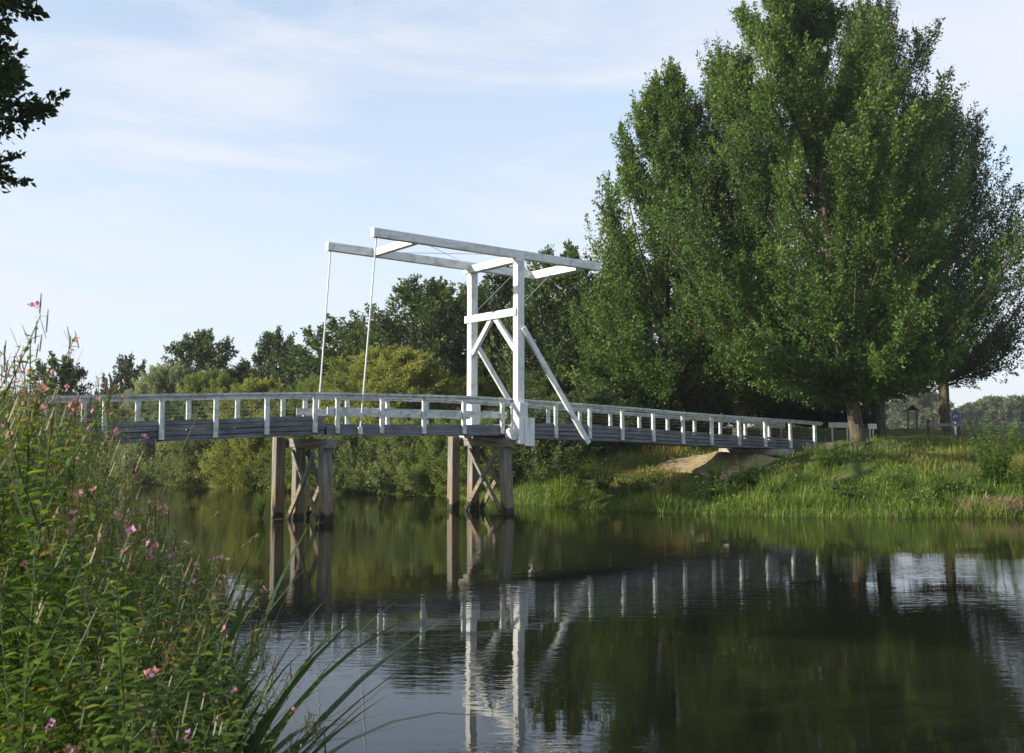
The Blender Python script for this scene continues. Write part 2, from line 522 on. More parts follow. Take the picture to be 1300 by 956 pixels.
# deck: three spans
def deck(t0, t1, n):
    m = MB(); k = t0
    step = (t1 - t0) / n
    for i in range(n):
        a = t0 + i * step; z = ftop(a + step / 2) - 0.12
        z2 = ftop(a + step - 0.01) - 0.12; z1 = ftop(a + 0.01) - 0.12
        V = [(a + .006, .06, z1 - .06), (a + step - .006, .06, z2 - .06), (a + step - .006, WD - .06, z2 - .06), (a + .006, WD - .06, z1 - .06),
             (a + .006, .06, z1), (a + step - .006, .06, z2), (a + step - .006, WD - .06, z2), (a + .006, WD - .06, z1)]
        m.add(V, [(3, 2, 1, 0), (4, 5, 6, 7), (0, 1, 5, 4), (1, 2, 6, 5), (2, 3, 7, 6), (3, 0, 4, 7)])
    return m
deck(-14, 0.33, 96).build('deck', M['deckwood'], B)
deck(0.38, 7.02, 44).build('lifting_deck', M['deckwood'], B)
deck(7.10, 22.6, 104).build('deck', M['deckwood'], B)
# girders under the deck
for (a, b) in ((-14, 0.3), (0.4, 7.0), (7.12, 22.5)):
    for o in (0.45, 1.12, 1.8):
        n = 8
        m = MB()
        for k in range(n):
            t0 = a + (b - a) * k / n; t1 = a + (b - a) * (k + 1) / n
            m.bar((t0, o, fbot(t0) + .16), (t1, o, fbot(t1) + .16), .16, .24)
        m.build('girder', M['fascia'], B)

# fascia boards, one run per bay, posts, rails
near_posts = [-13.5, -12, -10.5, -9, -7.5, -6, -4.5, -3, -1.5, 0, 0.73, 2.23, 3.72, 5.22, 6.72, 8.95, 10.45, 11.95, 13.45, 14.95, 16.45, 17.95, 19.45, 20.95, 22.45]
bays = [-14, -12, -10.5, -9, -7.5, -6, -4.5, -3, -1.5, 0.33]
bays_r = [7.10, 8.95, 10.45, 11.95, 13.45, 14.95, 16.45, 17.95, 19.45, 20.95, 22.6]
def fascia_run(pairs, side, planks):
    for (a, b) in pairs:
        m = MB()
        j = rng.uniform(-.014, .014)
        for k in range(planks):
            f0 = k / planks; f1 = (k + 1) / planks
            e = rng.uniform(-.006, .006); yo = (-.03 if side < 0 else WD + .03) + side * rng.uniform(0, .03)
            za0 = fbot(a + .02) + (ftop(a + .02) - fbot(a + .02)) * f0 + .015; za1 = fbot(a + .02) + (ftop(a + .02) - fbot(a + .02)) * f1 - .015
            zb0 = fbot(b - .02) + (ftop(b - .02) - fbot(b - .02)) * f0 + .015; zb1 = fbot(b - .02) + (ftop(b - .02) - fbot(b - .02)) * f1 - .015
            A = a + .004 + abs(e); Bq = b - .004 - abs(e); h = .03
            V = [(A, yo - h, za0 + j), (Bq, yo - h, zb0 + j), (Bq, yo + h, zb0 + j), (A, yo + h, za0 + j),
                 (A, yo - h, za1 + j), (Bq, yo - h, zb1 + j), (Bq, yo + h, zb1 + j), (A, yo + h, za1 + j)]
            m.add(V, [(3, 2, 1, 0), (4, 5, 6, 7), (0, 1, 5, 4), (1, 2, 6, 5), (2, 3, 7, 6), (3, 0, 4, 7)])
        m.build('fascia_board', M['fascia'], B)
for side in (-1, 1):
    fascia_run(list(zip(bays[:-1], bays[1:])), side, 4)
    fascia_run(list(zip(bays_r[:-1], bays_r[1:])), side, 4)
    fascia_run([(0.40, 3.7), (3.7, 7.0)], side, 1)

def railing(side):
    y = -.115 if side < 0 else WD + .115
    yi = y - side * .06
    # handrail as the part, its posts and wires as sub-parts
    m = MB()
    seg = sorted(set(rt_t + near_posts + [-13.9, 22.85]))
    seg = [s for s in seg if -13.95 <= s <= 22.9]
    for a, b in zip(seg[:-1], seg[1:]):
        m.bar((a, y, rail(a) - .035), (b, y, rail(b) - .035), .17, .07)
        m.bar((a, y + (.005 if side < 0 else -.005), rail(a) - .106), (b, y + (.005 if side < 0 else -.005), rail(b) - .106), .075, .068)
    h = m.build('handrail', M['old_x'], B)
    for t in near_posts:
        pm = MB(); e = rng.uniform(-.012, .012)
        hw = .068
        pm.add([(t - hw, y - .045, fbot(t) + .07), (t + hw, y - .045, fbot(t) + .07), (t + hw, y + .045, fbot(t) + .07), (t - hw, y + .045, fbot(t) + .07),
                (t - hw + e, y - .045, rail(t) - .143), (t + hw + e, y - .045, rail(t) - .143), (t + hw + e, y + .045, rail(t) - .143), (t - hw + e, y + .045, rail(t) - .143)],
               [(3, 2, 1, 0), (4, 5, 6, 7), (0, 1, 5, 4), (1, 2, 6, 5), (2, 3, 7, 6), (3, 0, 4, 7)])
        pm.build('post', M['old_z'], h, bevel=.006)
    for a, b in ((-14, 0), (7.6, 22.45)):
        for f in (.2, .4, .6, .8):
            wm = MB()
            ts = np.linspace(a, b, 16)
            pts = [(t, yi, ftop(t) + (rail(t) - .14 - ftop(t)) * f) for t in ts]
            wm.tube(pts, .0028, 4, False)
            wm.build('wire', M['steel'], h)
    bm_ = MB()
    ks = [0.42, 2.9, 5.2, 6.95]
    yb = y - side * (.045 + .028)
    for a, b in zip(ks[:-1], ks[1:]):
        bm_.bar((a + .004, yb, 3.36 - .012 * a), (b - .004, yb, 3.36 - .012 * b), .05, .22)
    bm_.build('guard_board', M['old_x'], h)
railing(-1); railing(1)

# piers
def pier(t, braces=True):
    cap = MB()
    cap.box(t - .16, t + .16, -.42, WD + .62, 2.22, 2.50)
    c = cap.build('pier_cap', M['pile_y'], B, bevel=.012)
    def pile(tt, o_top, o_bot, ztop, wd=.335, lean=0.0):
        m = MB()
        m.bar((tt, o_top, ztop), (tt + lean, o_bot, -1.3), wd, wd * .95, up=(1, 0, 0))
        m.build('pile', M['pile_z'], B, bevel=.015)
    pile(t, .06, -.10, 2.215, lean=.05)
    pile(t, 2.02, 2.12, 2.215)
    pile(t - .40, 2.72, 2.76, 2.55)
    for dt in (-.245, .245):
        for (a, b) in (((1.95, 2.1), (-.02, .12)), ((.12, 2.05), (2.05, .05))):
            m = MB()
            x = t + dt + (.0 if a[0] > 1 else math.copysign(.075, dt))
            m.bar((x, a[0], a[1]), (x, b[0], b[1]), .065, .17, up=(1, 0, 0))
            # bar(): w across, h along up -> swap so the wide side faces along the bridge
            m.v = []; m.q = []; m.n = 0
            m.bar((x, a[0], a[1]), (x, b[0], b[1]), .17, .065, up=(1, 0, 0))
            m.build('cross_brace', M['pile_y'], B)
pier(0.42); pier(6.95)
# a further pier by the left bank
cap = MB().box(-8.16, -7.84, -.2, WD + .2, 1.98, 2.24); cap.build('pier_cap', M['pile_y'], B)
for o in (.1, 2.1):
    MB().bar((-8, o, 1.975), (-8, o, -1.3), .34, .34, up=(1, 0, 0)).build('pile', M['pile_z'], B)

# portal
LT = 7.22
NO, FO = -.36, 2.58
for o in (NO, FO):
    leg = MB().box(LT - .14, LT + .14, o - .14, o + .14, 2.45, 8.44).build('portal_leg', M['white_z'], B, bevel=.01)
    # heavy foot cladding with hinge block
    MB().box(LT - .17, LT + .17, o - .30, o + .24, 2.30, 3.70).build('foot_casing', M['white_z'], leg, bevel=.015)
    s = -1 if o < 1 else 1
    MB().box(LT + .02, LT + .40, o + s * .335 - .03, o + s * .335 + .03, 2.24, 3.18).build('side_plate', M['white_z'], leg, bevel=.01)
    hb = MB()
    n = 14
    yy0, yy1 = o - .17, o + .15
    V = []; Q = []
    for yv in (yy0, yy1):
        for k in range(n):
            a = PI * 2 * k / n
            V.append((LT - .30 + .16 * math.cos(a), yv, 2.64 + .2 * math.sin(a)))
    Q = [(k, (k + 1) % n, n + (k + 1) % n, n + k) for k in range(n)]
    V += [(LT - .30, yy0, 2.64), (LT - .30, yy1, 2.64)]
    T = [(2 * n, (k + 1) % n, k) for k in range(n)] + [(2 * n + 1, n + k, n + (k + 1) % n) for k in range(n)]
    hb.add(V, Q, T); hb.build('hinge_block', M['white_y'], leg)
MB().box(LT - .19, LT + .13, NO - .16, FO + .34, 8.443, 8.70).build('top_crossbeam', M['white_y'], B, bevel=.01)
MB().box(LT - .21, LT - .145, NO - .10, FO + .22, 6.62, 6.88).build('tie_beam', M['white_y'], B, bevel=.008)
mid = (NO + FO) / 2
for o, s in ((NO, -1), (FO, 1)):
    MB().bar((LT - .05, mid + s * .06, 6.72), (LT - .05, o - s * .14, 5.50), .13, .17).build('knee_brace', M['white_z'], B)
    yb = o + (-.18 if o < 1 else .18)
    MB().bar((LT + .05, yb, 6.22), (10.05, yb, 2.32), .11, .18).build('raking_brace', M['white_z'], B, bevel=.008)
# balance beams: lying level over the portal
def beam(o, t0, t1, ztl, ztr):
    m = MB(); m.bar((t0, o, ztl), (t1, o, ztr), .22, .28)
    b = m.build('balance_beam', M['white_x'], B, bevel=.01)
    bl = MB()
    for t in np.arange(t0 + .25, t1 - .1, .55):
        z = ztl + (ztr - ztl) * (t - t0) / (t1 - t0)
        bl.tube([(t, o - .108, z + .05), (t, o - .125, z + .05)], .018, 8)
    bl.build('bolt_heads', M['steel'], b)
    MB().bar((t0 - .02, o, ztl), (t0 - .004, o, ztl), .24, .30).build('end_band', M['white_x'], b)
    return b
ZB = 8.845
beam(NO, 1.72, 10.72, 8.88, 8.60)
beam(FO, 1.52, 10.50, 8.86, 8.58)
zz = lambda t: 8.88 - (t - 1.7) * .0311
MB().box(3.15, 3.36, NO + .115, FO - .115, zz(3.2) - .16, zz(3.2) + .08).build('beam_spreader', M['white_y'], B, bevel=.008)
MB().box(9.75, 10.15, NO + .115, FO - .115, zz(10) - .20, zz(10) + .10).build('counterweight_beam', M['white_y'], B, bevel=.008)
MB().tube([(3.4, FO - .12, zz(3.4)), (LT - .2, NO + .12, zz(7))], .010, 6).build('tie_rod', M['steel'], B)
MB().tube([(3.4, NO + .12, zz(3.4)), (LT - .2, FO - .12, zz(7))], .010, 6).build('tie_rod', M['steel'], B)
for o in (NO, FO):
    MB().tube([(LT + .14, o, 7.05), (8.95, o, zz(9) - .14)], .016, 6).build('tie_rod', M['steel'], B)
# hangers
for o, tt, tb in ((NO, 1.84, 1.45), (FO, 1.64, 1.20)):
    yb = -.20 if o < 1 else WD + .20
    hr = MB().tube([(tt, o, zz(1.8) - .14), (tt * .55 + tb * .45, o * .55 + yb * .45, 6.0), (tb, yb, 2.78)], .026, 10).build('hanger_rod', M['rod'], B)
    MB().box(tb - .07, tb + .07, yb - .03, yb + .03, 2.64, 2.86).build('hanger_plate', M['rod'], hr)

# abutments
def abut(name, t, label, o0=-.55, o1=WD + .55, top=2.0, zb=.4, cx=1.6):
    e = empty(name, (*bw(t, WD / 2), 0), TH)
    c = WD / 2
    MB().box(-.45, .5, o0 - c, o1 - c, top - .26, top).build('bearing_slab', M['concrete'], e, bevel=.02)
    MB().box(-.2, cx, o0 + .15 - c, o1 - .15 - c, zb, top - .264).build('abutment_wall', M['concrete'], e, bevel=.02)
    tag(e, label, 'abutment')
    return e
abut('bridge_abutment', 20.2, 'pale concrete abutment under the end of the bridge by the grassy slope', top=2.03)
abut('bridge_abutment', -12.6, 'pale concrete abutment carrying the end of the bridge behind the willowherb', top=1.86)
# sloping block paving under the deck
c0 = bw(17.0, WD / 2)
nt_ = 22
Vs = []
for i in range(nt_ + 1):
    for j in range(13):
        t = 16.7 + (19.5 - 16.7) * i / nt_; o = -.7 + 4.2 * j / 12
        x, y = bw(t, o)
        Vs.append((x, y, float(height(x, y)) + .06 + .012 * math.sin(5 * i + 3 * j)))
Vs = np.array(Vs)
Fq = np.array([(i * 13 + j, i * 13 + j + 1, (i + 1) * 13 + j + 1, (i + 1) * 13 + j) for i in range(nt_) for j in range(12)])[:, ::-1]
m, nt, N, L, p = newmat('slope_paving')
tcx = N.new('ShaderNodeTexCoord'); mpx = N.new('ShaderNodeMapping'); mpx.inputs['Rotation'].default_value = (0, 0, -TH)
br = N.new('ShaderNodeTexBrick'); br.inputs['Scale'].default_value = 4; br.inputs['Color1'].default_value = (.44, .34, .22, 1); br.inputs['Color2'].default_value = (.38, .29, .18, 1)
br.inputs['Mortar'].default_value = (.20, .17, .09, 1); br.inputs['Mortar Size'].default_value = .03
L.new(tcx.outputs['Object'], mpx.inputs[0]); L.new(mpx.outputs[0], br.inputs[0])
nn = N.new('ShaderNodeTexNoise'); nn.inputs['Scale'].default_value = 2.4; nn.inputs['Detail'].default_value = 6
L.new(tcx.outputs['Object'], nn.inputs[0])
rr = ramp(N, [(.48, (0, 0, 0)), (.62, (1, 1, 1))]); L.new(nn.outputs['Fac'], rr.inputs[0])
mm = N.new('ShaderNodeMix'); mm.data_type = 'RGBA'; mm.inputs[7].default_value = (.26, .22, .10, 1)
L.new(rr.outputs[0], mm.inputs[0]); L.new(br.outputs[0], mm.inputs[6]); L.new(mm.outputs[2], p.inputs['Base Color'])
p.inputs['Roughness'].default_value = .9
Vb = Vs.copy(); Vb[:, 2] -= 1.2
nV = len(Vs)
rim = [j for j in range(13)] + [i * 13 + 12 for i in range(1, nt_ + 1)] + [nt_ * 13 + j for j in range(11, -1, -1)] + [i * 13 for i in range(nt_ - 1, 0, -1)]
side = np.array([(rim[k], rim[(k + 1) % len(rim)], nV + rim[(k + 1) % len(rim)], nV + rim[k]) for k in range(len(rim))])
ap = make('slope_paving', np.concatenate([Vs, Vb]), [Fq, side], m)
tag(ap, kind='structure')

# path on both banks
def ribbon(name, pts, wd, mat, lift=.06):
    V = []
    pts = np.array(pts, float)
    for k in range(len(pts)):
        d = norm(pts[min(k + 1, len(pts) - 1)] - pts[max(k - 1, 0)])
        s = np.array((-d[1], d[0]))
        for j in (-1, -.33, .33, 1):
            q = pts[k] + s * wd / 2 * j
            V.append((q[0], q[1], max(float(height(q[0], q[1])) + lift, 0)))
    F = np.array([(k * 4 + j, k * 4 + j + 1, k * 4 + j + 5, k * 4 + j + 4) for k in range(len(pts) - 1) for j in range(3)])[:, ::-1]
    o = make(name, V, F, mat, smooth=True)
    tag(o, kind='structure')
M['gravel'] = noise_mat('gravel_path', [(.3, (.06, .065, .035)), (.5, (.11, .11, .06)), (.7, (.18, .16, .12))], 3, .95, .5)
cs = [bw(t, WD / 2) for t in np.arange(22.7, 34, .8)]
e0 = np.array(cs[-1])
ribbon('path', cs + [tuple(e0 + np.array((k * 1.0, k * .35))) for k in range(1, 30)], 2.3, M['gravel'])
cs = [bw(t, WD / 2) for t in np.arange(-14.1, -30, -.8)]
ribbon('path', cs, 2.3, M['gravel'])

# ------------------------------------------------------------------ small things on the far bank
def at(u, y_, z=None):
    x = (u - 650) / 1325 * y_
    return (x, y_, float(height(x, y_)) if z is None else z)

def barrier(u, yy, wd, rz, label, zt=3.0):
    p_ = at(u, yy)
    e = empty('cycle_barrier', p_, rz)
    h = max(zt - p_[2], .6)
    MB().box(-wd / 2, wd / 2, -.025, .025, h - .24, h).build('board', M['white_x'], e, bevel=.01)
    for s in (-1, 1):
        MB().tube([(s * (wd / 2 - .18), .06, -.2), (s * (wd / 2 - .18), .06, h - .02)], .035, 10).build('post', M['white_z'], e)
    tag(e, label, 'barrier', 'white barriers beyond the end of the bridge')
barrier(978, 49.5, 1.35, .1, 'white board barrier seen through the bridge railing, nearest the dark shrubs', 3.05)
barrier(1065, 47.5, 1.05, .05, 'white board barrier standing between the railing end and the leaning trunk', 3.16)
barrier(1106, 47.8, .55, .5, 'short white barrier between the two thick tree trunks', 3.10)

# information post with pitched roof
p_ = at(1157, 56)
e = empty('information_post', p_, -.25)
M['brown_wood'] = wood_mat('brown_stained_wood', 'z', (.05, .035, .025), (.10, .07, .05), (.15, .11, .08), .8, .3)
for s in (-1, 1):
    MB().box(s * .22 - .045, s * .22 + .045, -.045, .045, -.3, 1.25).build('post', M['brown_wood'], e)
MB().box(-.18, .18, -.02, .02, .72, 1.2).build('panel', plain('board_face', (.23, .22, .18), .6), e)
rf = MB()
for s in (-1, 1):
    rf.bar((0, -.0, 1.62), (s * .40, 0, 1.22), .5, .035, up=(0, 0, 1))
rf.build('roof', M['brown_wood'], e)
MB().add([(-.3, -.04, 1.26), (.3, -.04, 1.26), (0, -.04, 1.56), (-.3, .04, 1.26), (.3, .04, 1.26), (0, .04, 1.56)], [(0, 1, 4, 3), (1, 2, 5, 4), (2, 0, 3, 5)], [(2, 1, 0), (3, 4, 5)]).build('gable', M['brown_wood'], e)
tag(e, 'small brown wooden information post with a pitched roof on the grassy bank', 'sign')

# round blue road sign: white bicycle is too small to read, a pale mark with a ring
p_ = at(1211, 56)
e = empty('round_sign', p_, .35)
MB().tube([(0, 0, -.3), (0, 0, 1.2)], .035, 10).build('pole', M['steel'], e)
def disc(r, y0, y1, zc, n=28):
    V = []
    for yv in (y0, y1):
        for k in range(n):
            V.append((r * math.cos(2 * PI * k / n), yv, zc + r * math.sin(2 * PI * k / n)))
    V += [(0, y0, zc), (0, y1, zc)]
    Q = [(k, (k + 1) % n, n + (k + 1) % n, n + k) for k in range(n)]
    T = [(2 * n, (k + 1) % n, k) for k in range(n)] + [(2 * n + 1, n + k, n + (k + 1) % n) for k in range(n)]
    return MB().add(V, Q, T)
dsc = disc(.30, -.05, -.035, 1.0).build('disc', plain('blue_enamel', (.02, .05, .16), .4), e)
mk = MB()
for cx in (-.095, .095):
    pts = [(cx + .06 * math.cos(a), -.056, 0.965 + .06 * math.sin(a)) for a in np.linspace(0, 2 * PI, 13)]
    mk.tube(pts, .008, 4, False)
for a, b_ in (((-.095, 0.965), (-.03, 1.060)), ((-.03, 1.060), (.07, 1.060)), ((.07, 1.060), (.095, 0.965)), ((-.03, 1.060), (.01, 0.970)), ((.01, 0.970), (.07, 1.060)), ((-.095, 0.965), (.01, 0.970))):
    mk.tube([(a[0], -.056, a[1]), (b_[0], -.056, b_[1])], .008, 4, False)
mk.build('bicycle_mark', plain('white_mark', (.7, .72, .75), .5), dsc)
tag(e, 'round blue sign on a thin pole beside the farther dark tree', 'sign')
# low timber rail
p_ = at(1196, 53.5)
e = empty('low_timber_rail', p_, -.08)
h = max(3.17 - p_[2], .35)
MB().box(-.75, .85, -.05, .05, h - .14, h).build('rail', wood_mat('grey_timber', 'x', (.16, .16, .15), (.26, .25, .24), (.36, .35, .33)), e)
for x in (-.72, .1, .8):
    MB().box(x - .05, x + .05, .053, .15, -.3, h + (.22 if x < -.5 else .02)).build('post', M['brown_wood'], e)
tag(e, 'low grey timber rail on short posts in front of the farther dark tree', 'rail')

# ------------------------------------------------------------------ trees
def tree_mesh(seed, H, z0, prof, nlimb, nsub, nleaf, leaf, upness, trunk_r, plume=(1.5, .34), stems=1, lean=(0, 0), spread=.16, sub_up=.8, trunk_top=.86, droop=0.0, lobe=1.0, rmin=.72):
    """returns (trunk MB, leaf verts, leaf faces, var). prof: [(fraction of crown height, radius)]"""
    rng = np.random.default_rng(seed)
    ph = np.array([p[0] for p in prof]); pr = np.array([p[1] for p in prof])
    T = MB()
    lean = np.array((*lean, 0.0))
    def axis(z):
        f = z / H
        return lean * f + np.array((.25 * math.sin(2.2 * f + seed), .2 * math.cos(3.1 * f + seed * 2), 0)) * f * min(1, trunk_r * 3) + np.array((0, 0, z))
    zs = np.linspace(-.5, H * trunk_top, 14)
    rad = [trunk_r * (1.0 - z / (H * trunk_top)) ** .8 * .92 + .03 + (trunk_r * .45 * math.exp(-(z + .5) / .5)) for z in zs]
    T.tube([axis(max(z, -.5)) for z in zs], rad, 12)
    a1, a2 = rng.uniform(0, 6.28, 2)
    cc, cd, cl, cv, cw = [], [], [], [], []
    for i in range(nlimb):
        f = (i + rng.uniform(.1, .9)) / nlimb
        f = f ** .9
        az = i * 2.39996 + rng.uniform(-.4, .4)
        zt = z0 + (H - z0) * f
        rr = np.interp(f, ph, pr) * (1 + lobe * .15 * math.sin(2 * az + a1 + 3 * f) + lobe * .13 * math.sin(5 * az + a2 + 7 * f)) * rng.uniform(rmin, 1.06)
        tip = axis(zt) + np.array((math.cos(az) * rr, math.sin(az) * rr, 0))
        zb = max(min(zt - rr * upness * rng.uniform(.8, 1.2), H * trunk_top * .97), min(z0 * .75, zt - .1))
        base = axis(zb)
        ctrl = base * .45 + tip * .55 + np.array((0, 0, -.22 * (zt - zb) + .35 * droop * rr))
        ctrl[:2] = base[:2] * .38 + tip[:2] * .62
        tt = np.linspace(0, 1, 7)[:, None]
        C_ = base * (1 - tt) ** 2 + ctrl * 2 * tt * (1 - tt) + tip * tt ** 2
        ln = np.linalg.norm(tip - base)
        r0 = min(trunk_r * .36, .015 + .013 * ln)
        T.tube(C_, r0 * (1 - .85 * tt[:, 0]), 6, False)
        t = rng.uniform(.10, 1.0, nsub) ** .75
        t[0] = 1.0
        t2 = t[:, None]
        Pp = base * (1 - t2) ** 2 + ctrl * 2 * t2 * (1 - t2) + tip * t2 ** 2
        tg = norm(2 * (ctrl - base) * (1 - t2) + 2 * (tip - ctrl) * t2)
        rd = rnd_dir(rng, nsub); rd[:, 2] *= .7
        off = rd * (spread * ln * rng.uniform(.3, 1.2, nsub))[:, None] * (1.15 - .5 * t2)
        Q = Pp + off
        dirs = norm(tg * .6 + norm(off + 1e-6) * .5 + np.array((0, 0, sub_up * (.35 + .9 * f))) * rng.uniform(.4, 1.3, (nsub, 1)) + rnd_dir(rng, nsub) * .25)
        for k in range(0, nsub, 2):                  # twigs that carry the clumps
            T.tube([Pp[k] - tg[k] * .3, Q[k], Q[k] + dirs[k] * plume[0] * .7], [.022, .014, .005], 4, False)
        cc.append(Q); cd.append(dirs); cl.append(plume[0] * rng.uniform(.6, 1.25, nsub) * (.75 + .5 * (1 - f)))
        cv.append(rng.normal(0, .13, nsub) + .12 * f + rng.normal(0, .13)); cw.append(plume[1] * rng.uniform(.7, 1.3, nsub))
    c = np.concatenate(cc); d = np.concatenate(cd); l = np.concatenate(cl); v = np.concatenate(cv); wv = np.concatenate(cw)
    n = len(c)
    idx = np.repeat(np.arange(n), nleaf)
    m = len(idx)
    s = rng.uniform(0, 1, m)
    rdv = rnd_dir(rng, m)
    pos = c[idx] + d[idx] * ((s - .25) * l[idx])[:, None] + rdv * (wv[idx] * (1.05 - .75 * s) * rng.uniform(.2, 1.1, m))[:, None]
    if droop:
        pos[:, 2] -= droop * s ** 2 * l[idx] * .6
    u = norm(d[idx] * .5 + rdv * .9 + rnd_dir(rng, m) * .6)
    nn = norm(rnd_dir(rng, m) * .8 + np.array((0, 0, .45)) + rdv * .7)
    sz = leaf * rng.uniform(.5, 1.35, m)
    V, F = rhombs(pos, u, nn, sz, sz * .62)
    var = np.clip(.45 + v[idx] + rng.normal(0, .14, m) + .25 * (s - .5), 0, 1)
    return T, V, F, var

def plant_tree(name, mesh, loc, mat, label, group, cat='tree', rz=0.0, sc=1.0):
    T, V, F, var = mesh
    e = empty(name, loc, rz)
    T.build('trunk', M['bark'], e, smooth=True)
    make('crown', V, F, mat, e, var)
    e.scale = (sc, sc, sc) if not isinstance(sc, tuple) else sc
    tag(e, label, cat, group)
    return e

def copy_tree(src, loc, rz, sc, label, group, mat=None, cat=None, name=None):
    c = dup(src)
    if name: c.name = name
    c.location = loc; c.rotation_euler = (0, 0, rz); c.scale = sc if isinstance(sc, tuple) else (sc, sc, sc)
    tag(c, label, cat, group)
    if mat is not None:
        for ch in kids(c):
            if ch.name.startswith('crown') or ch.name.startswith('foliage'):
                ch.material_slots[0].link = 'OBJECT'; ch.material_slots[0].material = mat
    return c

def shore(u, yy):
    x = (u - 650) / 1325 * yy
    return (x, yy, max(float(height(x, yy)) - .45, -.05))

def loc(u, yy, dz=0.0):
    x = (u - 650) / 1325 * yy
    return (x, yy, float(height(x, yy)) + dz)

GR = 'tall trees on the bank beyond the bridge'
# the big tree with the leaning trunk
elm1 = plant_tree('broadleaf_tree', tree_mesh(3, 20.2, 2.9, [(0, 3.6), (.1, 5.6), (.3, 6.1), (.55, 5.3), (.8, 3.5), (1, .9)], 98, 31, 92, .128, 1.1, .29, (1.25, .42), lean=(-2.1, .3), spread=.10),
                  loc(1089, 43), G['elm'], 'tallest leafy green tree with a pale leaning trunk beside the white railing end', GR)
elm2 = plant_tree('broadleaf_tree', tree_mesh(8, 21.5, 3.4, [(0, 3.0), (.15, 4.6), (.4, 5.2), (.7, 4.2), (.9, 2.6), (1, 1.0)], 84, 22, 70, .135, 1.4, .33, (1.4, .46), lean=(.4, 0)),
                  loc(1113, 50), G['elm_dark'], 'dark tall tree with a straight trunk just behind the leaning trunk', GR)
elm3 = plant_tree('broadleaf_tree', tree_mesh(21, 18.6, 3.6, [(0, 3.6), (.15, 5.0), (.4, 5.4), (.7, 4.2), (.9, 2.2), (1, .8)], 80, 22, 66, .135, 1.1, .30, (1.3, .46), lean=(.2, 0), sub_up=.5),
                  loc(1197, 58), G['elm_dark'], 'dark spreading tree behind the round blue sign, farthest of the tall trees', GR)
elm4 = plant_tree('broadleaf_tree', tree_mesh(33, 17.2, 2.0, [(0, 3.8), (.12, 5.1), (.32, 4.9), (.6, 3.5), (.82, 2.0), (1, .5)], 72, 28, 84, .132, 1.5, .34, (1.35, .40), lean=(.6, 0), sub_up=1.1, spread=.11),
                  loc(838, 48), G['elm'], 'pointed green tree nearest the white portal, with open upright branches', GR)
elm5 = plant_tree('broadleaf_tree', tree_mesh(45, 18.6, 2.2, [(0, 2.4), (.15, 3.4), (.4, 3.5), (.65, 2.9), (.85, 1.9), (1, .5)], 74, 22, 80, .12, 1.6, .34, (1.4, .44), sub_up=1.1),
                  loc(938, 47.5), G['elm'], 'green tree filling the gap between the pointed tree and the tallest tree', GR)

# rounder trees behind the river
GB = 'woodland trees behind the far bank'
round_a = plant_tree('round_tree', tree_mesh(51, 10.5, 1.0, [(0, 3.0), (.2, 4.4), (.5, 4.6), (.8, 3.2), (1, 1.0)], 60, 16, 40, .20, .8, .25, (1.0, .5), sub_up=.35, spread=.2),
                     loc(540, 61), G['oak'], 'dark rounded tree rising behind the yellow-green willow, left of the portal', GB)
round_b = plant_tree('round_tree', tree_mesh(63, 8.6, .8, [(0, 2.6), (.25, 3.6), (.6, 3.6), (.85, 2.2), (1, .7)], 46, 14, 40, .20, .9, .2, (.9, .45), sub_up=.4, spread=.2),
                     loc(252, 74), G['oak'], 'round dark tree above the pale willows by the third railing post', GB)
copies = [
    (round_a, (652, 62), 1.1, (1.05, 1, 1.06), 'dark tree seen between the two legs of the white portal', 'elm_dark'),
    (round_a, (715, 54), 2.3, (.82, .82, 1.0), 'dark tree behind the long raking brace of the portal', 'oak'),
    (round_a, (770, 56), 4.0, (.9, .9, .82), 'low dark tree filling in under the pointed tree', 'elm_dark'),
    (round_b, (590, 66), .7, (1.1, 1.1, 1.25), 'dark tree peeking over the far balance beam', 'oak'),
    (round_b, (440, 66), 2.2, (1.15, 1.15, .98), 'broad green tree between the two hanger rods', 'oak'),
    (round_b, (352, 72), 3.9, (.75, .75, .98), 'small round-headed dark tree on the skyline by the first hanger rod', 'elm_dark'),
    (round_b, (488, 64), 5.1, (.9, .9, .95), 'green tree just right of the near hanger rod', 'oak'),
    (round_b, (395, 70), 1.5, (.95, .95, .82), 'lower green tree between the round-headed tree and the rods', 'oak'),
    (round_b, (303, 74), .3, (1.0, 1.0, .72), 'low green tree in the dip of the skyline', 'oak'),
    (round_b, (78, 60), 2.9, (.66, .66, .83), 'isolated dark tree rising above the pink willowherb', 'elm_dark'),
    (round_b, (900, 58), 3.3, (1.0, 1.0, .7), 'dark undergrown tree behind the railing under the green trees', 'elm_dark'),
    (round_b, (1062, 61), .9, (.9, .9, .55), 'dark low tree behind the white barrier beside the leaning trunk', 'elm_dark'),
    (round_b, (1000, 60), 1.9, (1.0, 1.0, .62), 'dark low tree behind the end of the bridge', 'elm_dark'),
]
for src, (u, yy), rz, sc, lb, mt in copies:
    copy_tree(src, loc(u, yy), rz, sc, lb, GB, G[mt])
narrow = plant_tree('columnar_tree', tree_mesh(72, 7.6, .4, [(0, 1.0), (.3, 1.5), (.7, 1.5), (.92, 1.1), (1, .5)], 32, 12, 36, .20, 2.6, .16, (1.2, .3), sub_up=1.3),
                    loc(166, 86), G['elm_dark'], 'narrow dark columnar tree on the skyline, tallest of the three', 'columnar trees on the skyline')
copy_tree(narrow, loc(142, 90), 1.2, (.7, .7, .85), 'slim dark tree close beside the tallest columnar tree', 'columnar trees on the skyline')
copy_tree(narrow, loc(124, 92), 2.2, (.7, .7, .68), 'shortest slim dark tree nearest the willowherb', 'columnar trees on the skyline')

